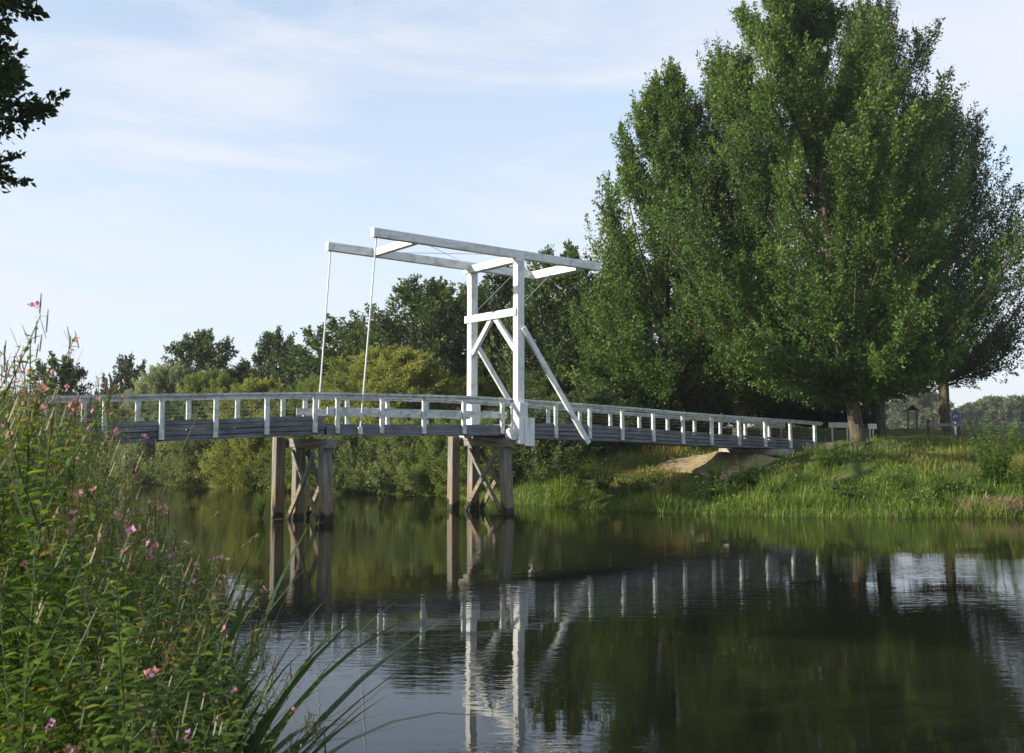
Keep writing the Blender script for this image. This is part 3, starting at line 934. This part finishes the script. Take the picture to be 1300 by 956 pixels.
# shrubs: many-stemmed domes
def shrub_mesh(seed, H, Rm, leaf, nl=34, ns=14, nlf=38, up=.9):
    return tree_mesh(seed, H, .05, [(0, Rm * .85), (.3, Rm), (.6, Rm * .86), (.85, Rm * .55), (1, Rm * .2)], nl, ns, nlf, leaf, up, .07, (.8, .32), sub_up=.55, spread=.2, trunk_top=.8)
GS = 'willow shrubs along the far bank'
dome = plant_tree('willow_shrub', shrub_mesh(81, 5.6, 3.7, .095, 96, 22, 80, .7), loc(497, 53), G['willow'], 'large yellow-green domed willow behind the lifting span', GS, 'shrub', sc=(1.28, 1.1, 1.0))
sh_a = plant_tree('willow_shrub', shrub_mesh(82, 3.3, 2.1, .075, 56, 18, 84), shore(322, 51.4), G['willow'], 'bright yellow-green willow at the waterline left of the first pier', GS, 'shrub')
sh_b = plant_tree('willow_shrub', shrub_mesh(83, 3.0, 2.2, .075, 56, 18, 84, .6), shore(520, 46.9), G['sallow'], 'grey-green willow at the waterline below the lifting span, nearer the portal pier', GS, 'shrub')
cps = [
    (sh_b, (452, 48.1), .9, (1.0, 1.0, .95), 'grey-green willow at the waterline just right of the first pier', 'sallow'),
    (sh_a, (388, 49.8), 2.1, (1.0, 1.0, .92), 'green willow at the waterline seen between the piles of the first pier', 'green_shrub'),
    (sh_b, (262, 54.6), 3.2, (1.15, 1.1, 1.05), 'grey-green willow hanging over the water under the second railing bay', 'sallow'),
    (sh_b, (205, 57.6), 4.4, (1.15, 1.1, 1.05), 'pale grey-green willow at the farthest visible waterline', 'silver'),
    (sh_a, (168, 59.6), .4, (1.2, 1.2, 1.0), 'green willow half hidden behind the willowherb at the waterline', 'green_shrub'),
    (sh_b, (575, 45.9), 5.2, (1.0, 1.0, .95), 'dark green shrub behind the single outer pile of the portal pier', 'green_shrub'),
    (sh_a, (618, 44.6), 1.3, (1.05, 1.0, .9), 'green shrub behind the crossed braces of the portal pier', 'green_shrub'),
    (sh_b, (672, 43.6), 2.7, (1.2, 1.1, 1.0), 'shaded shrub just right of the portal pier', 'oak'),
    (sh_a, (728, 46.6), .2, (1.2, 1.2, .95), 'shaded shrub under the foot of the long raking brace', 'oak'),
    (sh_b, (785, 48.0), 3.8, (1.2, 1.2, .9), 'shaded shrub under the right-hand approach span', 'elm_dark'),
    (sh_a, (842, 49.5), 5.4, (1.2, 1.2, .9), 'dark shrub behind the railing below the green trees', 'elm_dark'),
    (dome, (408, 58.5), 1.0, (.85, .85, .86), 'green-yellow domed willow between the hanger rods', 'green_shrub'),
    (dome, (335, 60), 2.5, (.95, .9, .88), 'yellow-green willow thicket behind the fourth and fifth posts', 'willow'),
    (dome, (268, 63), 3.6, (.9, .9, .98), 'light green willow thicket behind the third post', 'green_shrub'),
    (dome, (212, 68), 4.9, (.85, .85, 1.1), 'silvery willow under the round dark tree', 'silver'),
    (dome, (160, 70), .6, (1.0, 1.0, .74), 'pale green willow thicket behind the second post', 'green_shrub'),
    (dome, (100, 66), 1.9, (1.0, 1.0, .72), 'green thicket behind the left end of the railing', 'willow'),
    (dome, (590, 54), 5.7, (.85, .85, .84), 'green willow dome behind the portal foot', 'willow'),
    (dome, (690, 52), 3.0, (.85, .85, .80), 'dark green dome behind the near portal leg', 'oak'),
    (dome, (20, 68), 4.1, (1.1, 1.1, .8), 'green thicket hidden behind the tall willowherb', 'green_shrub'),
]
for src, (u, yy), rz, sc, lb, mt in cps:
    copy_tree(src, shore(u, yy), rz, sc, lb, GS, G[mt])

# distant hedgerow trees
GF = 'distant trees across the fields'
far_a = plant_tree('distant_tree', tree_mesh(91, 9.5, .3, [(0, 5.0), (.3, 6.2), (.65, 5.2), (.9, 3.0), (1, 1.0)], 60, 14, 34, .5, .6, .4, (1.6, .9), sub_up=.2, spread=.2),
                   loc(1260, 240), G['far'], 'hazy rounded tree on the horizon, right of the blue sign', GF)
fl = [(1100, 255, .9), (1140, 250, 1.0), (1165, 240, 1.28), (1192, 262, .85), (1232, 252, .95), (1290, 246, 1.12), (1325, 240, 1.0), (1365, 250, 1.1), (1420, 250, 1.0),
      (1040, 250, .9), (990, 245, 1.0), (60, 230, .9), (100, 240, 1.0), (135, 235, .8), (20, 238, .8), (-30, 236, .9), (180, 250, .8)]
lbl = ['pale hazy tree between the trunks on the horizon', 'hazy tree on the horizon left of the roofed post', 'tallest hazy tree on the horizon behind the roofed post', 'low hazy tree on the horizon behind the dark trunk',
       'hazy tree on the horizon just right of the blue sign', 'hazy tree at the right-hand end of the visible horizon']
for k, (u, yy, s) in enumerate(fl):
    lb = lbl[k] if k < len(lbl) else 'hazy low tree in the far hedgerow, mostly behind nearer trees'
    copy_tree(far_a, loc(u, yy), k * 1.3, (s, s, s * .92), lb, GF)

# tree close by on the left, only its branch ends reach into view
edge = plant_tree('broadleaf_tree', tree_mesh(101, 14.0, 5.3, [(0, 4.2), (.1, 5.0), (.5, 5.0), (.8, 4.2), (1, 1.0)], 170, 34, 96, .115, .8, .3, (.6, .30), sub_up=.1, lobe=.25, rmin=.86, spread=.08),
                  (-11.95, 13.0, .3), G['elm_dark'], 'near dark tree reaching in at the top left edge', None)

# ------------------------------------------------------------------ grass on the far bank
def grass_patch(name, rng, pts, hgt, wid, drp, var, label_kind=True, mat=None, nseg=3, tiltr=.35, parent=None, ground=True):
    n = len(pts)
    az = rng.uniform(0, 2 * PI, n)
    tl = rng.uniform(.05, tiltr, n)
    d = np.stack([np.cos(az) * tl, np.sin(az) * tl, np.ones(n)], 1)
    sa = az + PI / 2 + rng.uniform(-.8, .8, n)
    sd = np.stack([np.cos(sa), np.sin(sa), np.zeros(n)], 1)
    V, F = strips(pts, d, sd, hgt, wid, drp, nseg, [.8, 1, .75, .05][:nseg + 1] if nseg == 3 else np.linspace(1, .1, nseg + 1))
    return make(name, V, F, mat or G['grass'], parent, np.repeat(var, nseg))

rng = np.random.default_rng(7)
n = 420000
x = rng.uniform(-22, 34, n); y = rng.uniform(32, 60, n)
dn = seg_dist(x, y, NORTH)
ok = (~inside(x, y) | (dn < .4)) & (dn < 15) & (rng.uniform(0, 1, n) < np.clip(1.25 - dn / 14, .2, 1)) & (x > -1 + rng.normal(0, 1.2, n))
# keep the paved slope and the path clear
tt = (x - P0[0]) * DX + (y - P0[1]) * DY; oo = -(x - P0[0]) * DY + (y - P0[1]) * DX
sl_ = (tt > 17.0 + .5 * np.sin(3 * oo)) & (tt < 20.5) & (oo > -.6 + .3 * np.sin(4 * tt)) & (oo < 3.2 + .3 * np.sin(5 * tt))
ok &= ~(sl_ & (rng.uniform(0, 1, n) < .86)) & ~((tt > 20) & (oo > .2) & (oo < 2.2))
x, y, dn, tt, oo = x[ok], y[ok], dn[ok], tt[ok], oo[ok]
# clumping
cl = .5 + .5 * np.sin(1.7 * x + 1.1 * y + 2 * np.sin(.9 * y)) * np.sin(1.3 * y - .8 * x + 1.5 * np.sin(1.1 * x))
keep = rng.uniform(0, 1, len(x)) < .45 + .6 * cl
x, y, dn, cl, tt, oo = x[keep], y[keep], dn[keep], cl[keep], tt[keep], oo[keep]
z = np.maximum(height(x, y), -.08)
n = len(x)
cl2 = .5 + .5 * np.sin(2.3 * x + 3 * np.sin(.7 * x + y)) * np.sin(.61 * x + 1.7 * y)
hg = (.14 + .30 * cl + .12 * np.exp(-dn / 1.2)) * rng.uniform(.45, 1.5, n) * (.5 + 1.15 * cl2) * np.where((tt > 12) & (oo > -2.5) & (oo < 4), .5, 1)
dry = smooth01((x - 11) / 5) * smooth01((dn - 3.0) / 3) * smooth01((12 - dn) / 3)
var = np.clip(.22 + .3 * cl + rng.normal(0, .13, n) + dry * .34 * (rng.uniform(0, 1, n) < .75) + .42 * smooth01((tt - 11) / 3) * smooth01((20.5 - tt) / 1.5) * smooth01((oo + 2.6) / 1.5) * (rng.uniform(0, 1, n) < .8) + .1 * np.exp(-dn / .8), 0, 1)
gp = grass_patch('bank_grass', rng, np.stack([x, y, z - .02], 1), hg, rng.uniform(.012, .028, n), rng.uniform(.4, 2.2, n), var, tiltr=.6)
tag(gp, 'uneven green and straw-coloured grass covering the far bank', 'grass', kind='stuff')
print('grass', n)

# weeds with broader leaves among it
n = 60000
x = rng.uniform(-2, 30, n); y = rng.uniform(33, 48, n)
cl = np.sin(.95 * x + 2 * np.sin(.8 * y)) * np.sin(1.15 * y + 1.4 * np.sin(.6 * x + 2))
dn = seg_dist(x, y, NORTH)
tt = (x - P0[0]) * DX + (y - P0[1]) * DY; oo = -(x - P0[0]) * DY + (y - P0[1]) * DX
ok = ~inside(x, y) & (cl > .35) & (dn < 11) & ~((tt > 15) & (oo > -1.2) & (oo < 3.5))
x, y, dn = x[ok], y[ok], dn[ok]; n = len(x)
hh = rng.uniform(0, 1, n) ** .7 * (.35 + .35 * cl[ok])
P_ = np.stack([x, y, height(x, y) + hh], 1)
sz = rng.uniform(.06, .14, n)
V, F = rhombs(P_, norm(rnd_dir(rng, n) + np.array((0, 0, .3))), norm(rnd_dir(rng, n) + np.array((0, 0, .9))), sz, sz * .5)
wd = make('bank_weeds', V, F, G['bright'], None, rng.uniform(0, .8, n))
tag(wd, 'patches of broad-leaved green weeds growing in the bank grass', 'weeds', kind='stuff')
print('weeds', n)

# individual leafy weeds: tall upright shoots
def shoot_plant(seed, nst, H, leaf, spread=.35, mat='bright', droop=.6, mat_stem='stem'):
    rng = np.random.default_rng(seed)
    T = MB(); bb, dd, ll, ss, vv = [], [], [], [], []
    sv = []
    for i in range(nst):
        az = rng.uniform(0, 6.28); tl = rng.uniform(.1, spread)
        d0 = np.array((math.cos(az) * tl, math.sin(az) * tl, 1.0))
        h = H * rng.uniform(.6, 1.05)
        q = np.linspace(0, 1, 6)[:, None]
        base = np.array((math.cos(az) * .08, math.sin(az) * .08, -.05))
        P = base + d0 * h * q + np.array((math.cos(az), math.sin(az), 0)) * .12 * h * q ** 2
        T.tube(P, .012 * (1 - .7 * q[:, 0]), 5, False)
        k = int(h / .035)
        s = rng.uniform(.12, 1, k)
        Pk = np.stack([np.interp(s, q[:, 0], P[:, j]) for j in range(3)], 1)
        a = rng.uniform(0, 6.28, k)
        bb.append(Pk); dd.append(np.stack([np.cos(a), np.sin(a), rng.uniform(.2, .9, k)], 1)); ss.append(np.stack([-np.sin(a), np.cos(a), rng.uniform(-.3, .3, k)], 1))
        ll.append(leaf * rng.uniform(.6, 1.2, k) * (1.15 - .6 * s)); vv.append(np.clip(.3 + .5 * s + rng.normal(0, .12, k), 0, 1))
    b, d, s_, l, v = map(np.concatenate, (bb, dd, ss, ll, vv))
    V, F = strips(b, d, s_, l, l * .34, np.full(len(l), droop), 3, [.25, 1, .8, .05])
    return T, V, F, np.repeat(v, 3)
def herb(name, mesh, loc_, label, cat, group=None, rz=0, mat='bright'):
    T, V, F, v = mesh
    e = empty(name, loc_, rz)
    T.build('stem', G['stem'], e)
    make('foliage', V, F, G[mat], e, v)
    tag(e, label, cat, group)
    return e
weed = herb('leafy_weed', shoot_plant(5, 24, 2.5, .32, .42), loc(1258, 37.4), 'tall bright green leafy weed with upright shoots on the grassy bank', 'plant')
bsh = herb('leafy_weed', shoot_plant(6, 26, 1.2, .20, .8), loc(1046, 40.0), 'bright bushy weed at the foot of the last railing post', 'plant')
for (u, yy, rz, sc, lb) in ((1296, 36.0, 1.0, 0.64, 'bright green leafy weed cut by the frame edge near the brown bank'), (760, 40.5, 2.0, 0.46, 'small leafy weed under the foot of the raking brace'), (905, 38.5, .5, 0.41, 'small dock plant below the paved slope'),
                            (1185, 35.5, 2.6, 0.38, 'small leafy weed near the waterline left of the tall weed'), (945, 38.8, 1.4, 0.46, 'dark spire weed in front of the paved slope')):
    copy_tree(weed if u != 760 else bsh, loc(u, yy), rz, sc, lb, None, cat='plant')
# sapling shoots on the lower trunk
# exposed brown bank with dead stalks
rng = np.random.default_rng(12)
n = 5000
x = rng.uniform(14.6, 18.5, n); y = 33.85 + rng.uniform(0, 1.1, n)
pts = np.stack([x, y, height(x, y) + rng.uniform(-.05, .25, n)], 1)
gp = grass_patch('dead_bank_thatch', rng, pts, rng.uniform(.15, .45, n), rng.uniform(.008, .02, n), rng.uniform(1.5, 4, n), rng.uniform(0, .7, n), mat=G['dry'], tiltr=1.6)
tag(gp, 'brown dead stalks matted over the eroded water edge', 'thatch', kind='stuff')
# floating scum line/duckweed round the first pier
# ------------------------------------------------------------------ foreground bank
def willowherb(seed, H):
    """stem with branches > opposite toothed leaves, pods and pink flowers"""
    rng = np.random.default_rng(seed)
    T = MB(); tips = []
    axes = []
    lean = rng.normal(0, .09, 2)
    q = np.linspace(0, 1, 9)
    bend = rng.normal(0, .10, 2)
    P = np.stack([lean[0] * H * q + bend[0] * H * q ** 2, lean[1] * H * q + bend[1] * H * q ** 2, H * q], 1)
    T.tube(P, .0055 * (1 - .65 * q), 6, False)
    axes.append((P, H, 1.0)); tips.append(P[-1])
    nb = rng.integers(9, 14)
    for i in range(nb):
        f = .30 + .62 * i / nb
        b = np.array([np.interp(f, q, P[:, j]) for j in range(3)])
        az = i * 2.4 + rng.uniform(-.4, .4); L_ = H * (.36 * (1.12 - f)) * rng.uniform(.7, 1.3) + .08
        qq = np.linspace(0, 1, 6)[:, None]
        d0 = np.array((math.cos(az) * .75, math.sin(az) * .75, .8))
        Q = b + d0 * L_ * qq + np.array((0, 0, .25 * L_)) * qq ** 2
        T.tube(Q, .0032 * (1 - .6 * qq[:, 0]), 5, False)
        axes.append((Q, L_, .62)); tips.append(Q[-1])
    bb, dd, ss, ll, vv = [], [], [], [], []
    for (A, L_, k0) in axes:
        m = max(int(L_ / .021), 4)
        s = np.linspace(.05, .99, m)
        qa = np.linspace(0, 1, len(A))
        Pk = np.stack([np.interp(s, qa, A[:, j]) for j in range(3)], 1)
        for sg in (0, PI):
            a = np.arange(m) * (PI / 2) + sg + rng.normal(0, .35, m)
            bb.append(Pk); dd.append(np.stack([np.cos(a), np.sin(a), rng.uniform(.15, .8, m)], 1))
            ss.append(np.stack([-np.sin(a), np.cos(a), rng.normal(0, .25, m)], 1))
            ll.append((.105 if k0 == 1 else .066) * (1.1 - .68 * s) * rng.uniform(.7, 1.25, m))
            old = (k0 == 1) * (s < .35) * .35
            vv.append(np.clip(.30 + .40 * s + rng.normal(0, .13, m) + old * (rng.uniform(0, 1, m) < .4), 0, 1))
    b, d, s_, l, v = map(np.concatenate, (bb, dd, ss, ll, vv))
    V, F = strips(b, d, s_, l, l * .27, np.full(len(l), .9), 4, [.35, .95, 1, .65, .04])
    lv = (V, F, np.repeat(v, 4))
    # upright green-red pods near the tips
    pb = []; 
    for tp in tips:
        m = rng.integers(4, 9)
        pb.append(tp + rng.normal(0, .012, (m, 3)) - np.array((0, 0, 1)) * rng.uniform(0, .11, (m, 1)))
    pb = np.concatenate(pb); m = len(pb)
    a = rng.uniform(0, 6.28, m)
    V2, F2 = strips(pb, np.stack([np.cos(a) * .45, np.sin(a) * .45, np.ones(m)], 1), np.stack([-np.sin(a), np.cos(a), np.zeros(m)], 1), rng.uniform(.04, .075, m), np.full(m, .0045), np.zeros(m), 2, [.8, 1, .5])
    pods = (V2, F2, np.repeat(rng.uniform(.3, 1, m), 2))
    fb = [tips[k] + rng.normal(0, .012, 3) for k in range(len(tips)) if rng.uniform() < .15 or k == 0]
    fl = []
    for c in fb:
        for j in range(2 if rng.uniform() < .45 else 1):
            fl.append(c + rng.normal(0, .022, 3) * (j > 0))
    cs, us, ns = [], [], []
    for c in fl:
        ax = norm(np.array((rng.normal(0, .6), rng.normal(0, .6) - .3, .6)))
        t1 = norm(np.cross(ax, (0.3, .2, .9))); t2 = np.cross(ax, t1)
        for k in range(4):
            a = k * PI / 2 + .3
            u = norm(t1 * math.cos(a) + t2 * math.sin(a) + ax * .55)
            cs.append(c + u * .011); us.append(u); ns.append(ax)
    m = len(cs)
    V3, F3 = rhombs(np.array(cs), np.array(us), np.array(ns), np.full(m, .015), np.full(m, .0135))
    fls = (V3, F3, rng.uniform(0, 1, m))
    return T, lv, pods, fls
protos = []
GWX = [(-22, 3.6, 372), (-40, 4.2, 395), (2, 4.0, 424)]
for k in range(7):
    T, lv, pods, fls = willowherb(200 + k, [1.55, 1.35, 1.7, 1.25, 1.45, 1.6, 1.15][k])
    e = empty('willowherb_plant', (0, 0, -50))
    T.build('stem', G['stem'], e)
    make('foliage', lv[0], lv[1], G['herb'], e, lv[2])
    make('pod_foliage', pods[0], pods[1], G['stem'], e, pods[2])
    make('blossom', fls[0], fls[1], G['pink'], e, fls[2])
    protos.append(e)
rng = np.random.default_rng(31)
# heights that the foreground growth reaches, as a real profile of the stand: (pixel column at the plant, top row)
sky_u = [-60, 0, 40, 75, 105, 135, 165, 200, 240, 275, 300, 325, 350]
sky_v = [425, 438, 462, 470, 505, 540, 600, 628, 650, 690, 735, 800, 860]
spots = []
for u, yy, vt in GWX:
    x = (u - 650) / 1325 * yy; h0 = float(height(x, yy)); spots.append((x, yy, h0, EYE + (550 - vt) / 1325 * yy - h0))
tries = 0
while len(spots) < 150 and tries < 9000:
    tries += 1
    yy = rng.uniform(3.0, 9.5) if rng.uniform() < .8 else rng.uniform(9.5, 13)
    u = rng.uniform(-130, 290)
    x = (u - 650) / 1325 * yy
    if bool(inside(np.array([x]), np.array([yy]))[0]): continue
    if seg_dist(np.array([x]), np.array([yy]), SOUTH)[0] < .12: continue
    if any((x - a) ** 2 + (yy - b) ** 2 < .19 ** 2 for a, b, *_ in spots): continue
    h0 = float(height(x, yy))
    vt = float(np.interp(u + 20 + 130 / yy, sky_u, sky_v)) + abs(rng.normal(0, 22)) + (8 if yy > 5 else 0)
    ztop = EYE + (550 - vt) / 1325 * yy
    H = ztop - h0
    if H < .45 or H > 2.15: 
        if H >= 2.15: H = rng.uniform(1.6, 2.0)
        else: continue
    spots.append((x, yy, h0, H))
print('willowherb', len(spots))
hs = [1.55, 1.35, 1.7, 1.25, 1.45, 1.6, 1.15]
used = [False] * 7
GW = 'willowherb plants crowding the near bank'
for k, (x, yy, h0, H) in enumerate(spots):
    j = k % 7
    if not used[j]:
        o = protos[j]; used[j] = True
    else:
        o = dup(protos[j])
    s = H / hs[j]
    s2 = min(max(s, .75), 1.2)
    o.location = (x, yy, h0 - .03); o.rotation_euler = (rng.normal(0, .05), rng.normal(0, .05), rng.uniform(0, 6.28)); o.scale = (s2, s2, s)
    tag(o, ['tallest willowherb, rising highest above all others by the frame edge', 'second tallest willowherb, cut by the frame edge below the dark overhanging tree', 'tall willowherb standing just inside the tallest two'][k] if k < 3 else 'leafy willowherb with small pink flowers in the dense stand on the near bank', 'plant', GW)

# sedge clumps leaning over the water
def sedge(seed, n, H, W, droop, azc=None, aw=PI, tilt=(.1, .55)):
    rng = np.random.default_rng(seed)
    az = rng.uniform(0, 2 * PI, n) if azc is None else azc + rng.uniform(-aw, aw, n)
    tl = rng.uniform(*tilt, n)
    b = np.stack([np.cos(az) * .10 * rng.uniform(0, 1, n), np.sin(az) * .10 * rng.uniform(0, 1, n), np.full(n, -.05)], 1)
    d = np.stack([np.cos(az) * tl, np.sin(az) * tl, np.ones(n)], 1)
    sa = az + PI / 2 + rng.uniform(-.7, .7, n)
    sd = np.stack([np.cos(sa), np.sin(sa), np.zeros(n)], 1)
    l = H * rng.uniform(.6, 1.1, n)
    V, F = strips(b, d, sd, l, W * rng.uniform(.7, 1.2, n), droop * rng.uniform(.4, 1.5, n), 9, [.7, .9, 1, 1, .98, .92, .82, .66, .42, .03])
    v = np.clip(rng.uniform(0, .9, n) + (rng.uniform(0, 1, n) < .06) * .6, 0, 1)
    return V, F, np.repeat(v, 9)
GSd = 'sedge clumps along the near water edge'
sedges = []
def put_sedge(mesh, loc_, label, group=GSd, rz=0, sc=1.0):
    V, F, v = mesh
    o = make('sedge_clump', V, F, G['sedge'], None, v)
    o.location = loc_; o.rotation_euler = (0, 0, rz); o.scale = (sc, sc, sc)
    tag(o, label, 'sedge', group)
    sedges.append(o)
    return o
put_sedge(sedge(1, 56, 1.62, .040, 1.25, azc=.0, aw=1.0, tilt=(.12, .75)), (-1.42, 4.5, .72), 'big dark sedge clump arching out over the bright rippled water')
put_sedge(sedge(2, 22, 1.35, .022, 2.3, azc=-.2, aw=1.1, tilt=(.3, 1.1)), (-.98, 4.1, .5), 'lower sedge clump with drooping blade tips at the water edge, nearest the frame bottom')
put_sedge(sedge(3, 16, 1.75, .028, .7, azc=.1, aw=1.2, tilt=(.05, .4)), (-1.85, 5.4, .62), 'upright sedge clump behind the arching one, next to the willowherb')
put_sedge(sedge(4, 22, 1.2, .022, 1.1), (-3.1, 9.6, .25), 'sedge clump at the waterline halfway up the near bank')
for k, (x, yy) in enumerate(((-4.3, 12.2), (-5.7, 14.7), (-6.9, 16.8), (-8.2, 18.8), (-1.9, 6.6), (-.75, 4.7))):
    o = sedges[3].copy(); C.objects.link(o)
    o.location = (x, yy, float(height(x, yy))); o.rotation_euler = (0, 0, k * 1.1); o.scale = (1.1, 1.1, 1.1)
    tag(o, ['sedge clump among the willowherb by the first pier sightline', 'sedge clump behind the tallest willowherb', 'sedge clump farther along the hidden near bank', 'farthest sedge clump beside the hidden bank', 'dark sedge clump rooted between willowherb and the arching clump', 'sedge clump at the very foot of the near bank'][k], 'sedge', GSd)

# tall reed blades and dry stalks standing out of the growth
def stalk(pts, r, label, name='dry_stalk', mat='dry', head=True):
    e = empty(name, tuple(pts[0]))
    P = np.array(pts) - np.array(pts[0])
    T = MB().tube(P, np.linspace(r, r * .5, len(P)), 5, False); T.build('stem', G[mat], e)
    if head:
        d = norm(P[-1] - P[-2]); n_ = 60; rg = np.random.default_rng(len(label))
        s = rg.uniform(0, .12, n_)
        V, F = rhombs(P[-1] - d * s[:, None] + rg.normal(0, .004, (n_, 3)), norm(d + rg.normal(0, .3, (n_, 3))), rnd_dir(rg, n_), np.full(n_, .02), np.full(n_, .005))
        make('seed_head', V, F, G['dry'], e, rg.uniform(.3, 1, n_))
    tag(e, label, 'stalk')
def px(u, v, yy): return ((u - 650) / 1325 * yy, yy, EYE + (550 - v) / 1325 * yy)
stalk([px(205, 640, 6.5), px(240, 555, 6.6), px(266, 492, 6.7)], .005, 'thin straw-coloured stalk leaning across the grey bridge boards', head=False)
stalk([px(160, 690, 6.0), px(163, 640, 6), px(163, 575, 6.0)], .006, 'upright pale green stalk below the bridge beside the willowherb', mat='stem', head=False)
stalk([px(245, 720, 6.0), px(262, 665, 6.1), px(281, 648, 6.2)], .003, 'arching grass stalk with a straw seed head against the water')
stalk([px(292, 760, 6.2), px(315, 690, 6.2), px(332, 676, 6.2)], .003, 'second arching grass stalk with seed head, nearer the sedge')
rb = MB(); 
V, F = strips(np.array([(0, 0, 0), (.02, .02, 0)], float), np.array([(.02, 0, 1), (.18, .05, 1)], float), np.array([(1, .2, 0), (1, -.3, 0)], float), np.array([1.25, 1.0]), np.array([.028, .024]), np.array([.05, .25]), 9, [.7, .9, 1, 1, .98, .92, .82, .66, .42, .03])
o = make('reed_blade', V, F, G['sedge'], None, np.full(18, .5)); p_ = px(198, 860, 7.0); o.location = p_
tag(o, 'tall pair of reed blades standing straight up before the green reflection', 'reed')

# undergrowth filling the foot of the stand
rng = np.random.default_rng(55)
n = 60000
yy = rng.uniform(1.8, 24, n) ** 1.0
x = (rng.uniform(-150, 420, n) - 650) / 1325 * yy
ds = seg_dist(x, yy, SOUTH)
ok = ~inside(x, yy) & (ds > .03) & (x > -14)
x, yy, ds = x[ok], yy[ok], ds[ok]; n = len(x)
h0 = height(x, yy)
hg = rng.uniform(.3, .95, n) * np.clip(.5 + ds * .6, .5, 1.0)
gp = grass_patch('near_bank_grass', rng, np.stack([x, yy, h0 - .02], 1), hg, rng.uniform(.004, .010, n), rng.uniform(.2, 1.4, n), np.clip(rng.normal(.35, .2, n) + (rng.uniform(0, 1, n) < .12) * .45, 0, 1))
tag(gp, 'long dark green and straw-coloured grass tangled under the willowherb', 'grass', kind='stuff')
n = 60000
yy = rng.uniform(2.5, 20, n)
x = (rng.uniform(-150, 350, n) - 650) / 1325 * yy
ok = ~inside(x, yy) & (seg_dist(x, yy, SOUTH) > .08) & (x > -12)
x, yy = x[ok], yy[ok]; n = len(x)
hh = rng.uniform(0, 1, n) ** .8 * .95
sz = rng.uniform(.03, .085, n)
P_ = np.stack([x, yy, height(x, yy) + hh], 1)
V, F = strips(P_, norm(rnd_dir(rng, n) * np.array((1, 1, .5)) + np.array((0, 0, .2))), rnd_dir(rng, n) * np.array((1, 1, .3)), sz, sz * .42, np.full(n, .8), 3, [.3, 1, .8, .05])
ug = make('undergrowth', V, F, G['herb'], None, np.repeat(np.clip(rng.normal(.4, .2, n) + (rng.uniform(0, 1, n) < .06) * .5, 0, 1), 3))
tag(ug, 'dense tangle of small leaves filling the foot of the near bank', 'undergrowth', kind='stuff')

# dock and nettle clumps along the waterline
dock = herb('dock_plant', shoot_plant(9, 14, .95, .24, .7), loc(930, 37.6), 'dark broad-leaved dock clump below the paved slope', 'plant', None, 0, 'elm')
rng = np.random.default_rng(77)
GD = 'dock clumps in the grass along the waterline'
for k in range(26):
    u = 700 + k * 24 + rng.uniform(-12, 12)
    yy = np.interp(u, [650, 750, 850, 1000, 1300], [40.2, 38.6, 36.4, 34.6, 34.6]) + rng.uniform(0, 3.2)
    p_ = loc(u, yy)
    if bool(inside(np.array([p_[0]]), np.array([p_[1]]))[0]): continue
    sc = rng.uniform(.5, 1.0)
    copy_tree(dock, p_, rng.uniform(0, 6), (sc * 1.2, sc * 1.2, sc), ['dark green dock clump standing in the long grass by the waterline', 'pale green nettle clump standing in the long grass by the waterline', 'bright yellow-green weed clump standing in the long grass by the waterline', 'blackish green dock clump standing in the long grass by the waterline'][k % 4], GD, G[['elm', 'green_shrub', 'bright', 'elm_dark'][k % 4]], cat='plant')

# river air
hb = MB().box(-700, 700, -250, 900, -3.5, 34).build('haze', None)
m = bpy.data.materials.new('thin_summer_haze'); m.use_nodes = True
nt = m.node_tree; nt.nodes.clear()
o_ = nt.nodes.new('ShaderNodeOutputMaterial'); v_ = nt.nodes.new('ShaderNodeVolumePrincipled')
v_.inputs['Color'].default_value = (.86, .90, .96, 1)
v_.inputs['Density'].default_value = .00032
v_.inputs['Anisotropy'].default_value = .25
nt.links.new(v_.outputs[0], o_.inputs['Volume'])
hb.data.materials.clear(); hb.data.materials.append(m)
tag(hb, kind='stuff')

# a yellowing plant among the green, and small debris caught at the piles
yl = shoot_plant(14, 7, .75, .085, .6, droop=1.6)
e = empty('yellowed_plant', px(205, 850, 4.7))
e.scale = (.7, .7, .8)
yl[0].build('stem', G['stem'], e)
make('foliage', yl[1], yl[2], leaf_mat('yellowed_leaves', [(0, (.42, .20, .04)), (.5, (.55, .36, .05)), (1, (.30, .27, .05))], .45), e, yl[3])
tag(e, 'small withering plant with yellow and orange leaves amid the green stand', 'plant')
rng = np.random.default_rng(5)
n = 900
c_ = []
for (t_, o_, a_) in ((-.1, 3.1, 1.3), (.45, -.1, .8), (.4, 2.1, .9), (6.6, 2.8, .7), (6.95, -.1, .7)):
    k = n // 5
    tx = t_ + rng.normal(-.25, a_ * .8, k); oy = o_ + rng.normal(0, .10, k) + .12 * np.sin(3 * tx)
    c_.append(np.stack([P0[0] + tx * DX - oy * DY, P0[1] + tx * DY + oy * DX, np.full(k, .006) + rng.uniform(0, .01, k)], 1))
c_ = np.concatenate(c_); n = len(c_)
u_ = rnd_dir(rng, n); u_[:, 2] = 0
sz = rng.uniform(.02, .07, n)
V, F = rhombs(c_, u_, np.tile((0, 0, 1.0), (n, 1)) + rnd_dir(rng, n) * .1, sz, sz * .5)
fd = make('floating_debris', V, F, G['dry'], None, rng.uniform(0, 1, n))
tag(fd, 'thin lines of floating leaves and scum caught around the bridge piles', 'debris', kind='stuff')
x_, y_ = bw(-.55, 2.75)
copy_tree(weed, (x_, y_, -.05), 1.0, (.28, .28, .42), 'little green plant growing at the waterline against the outer pile', None, cat='plant')
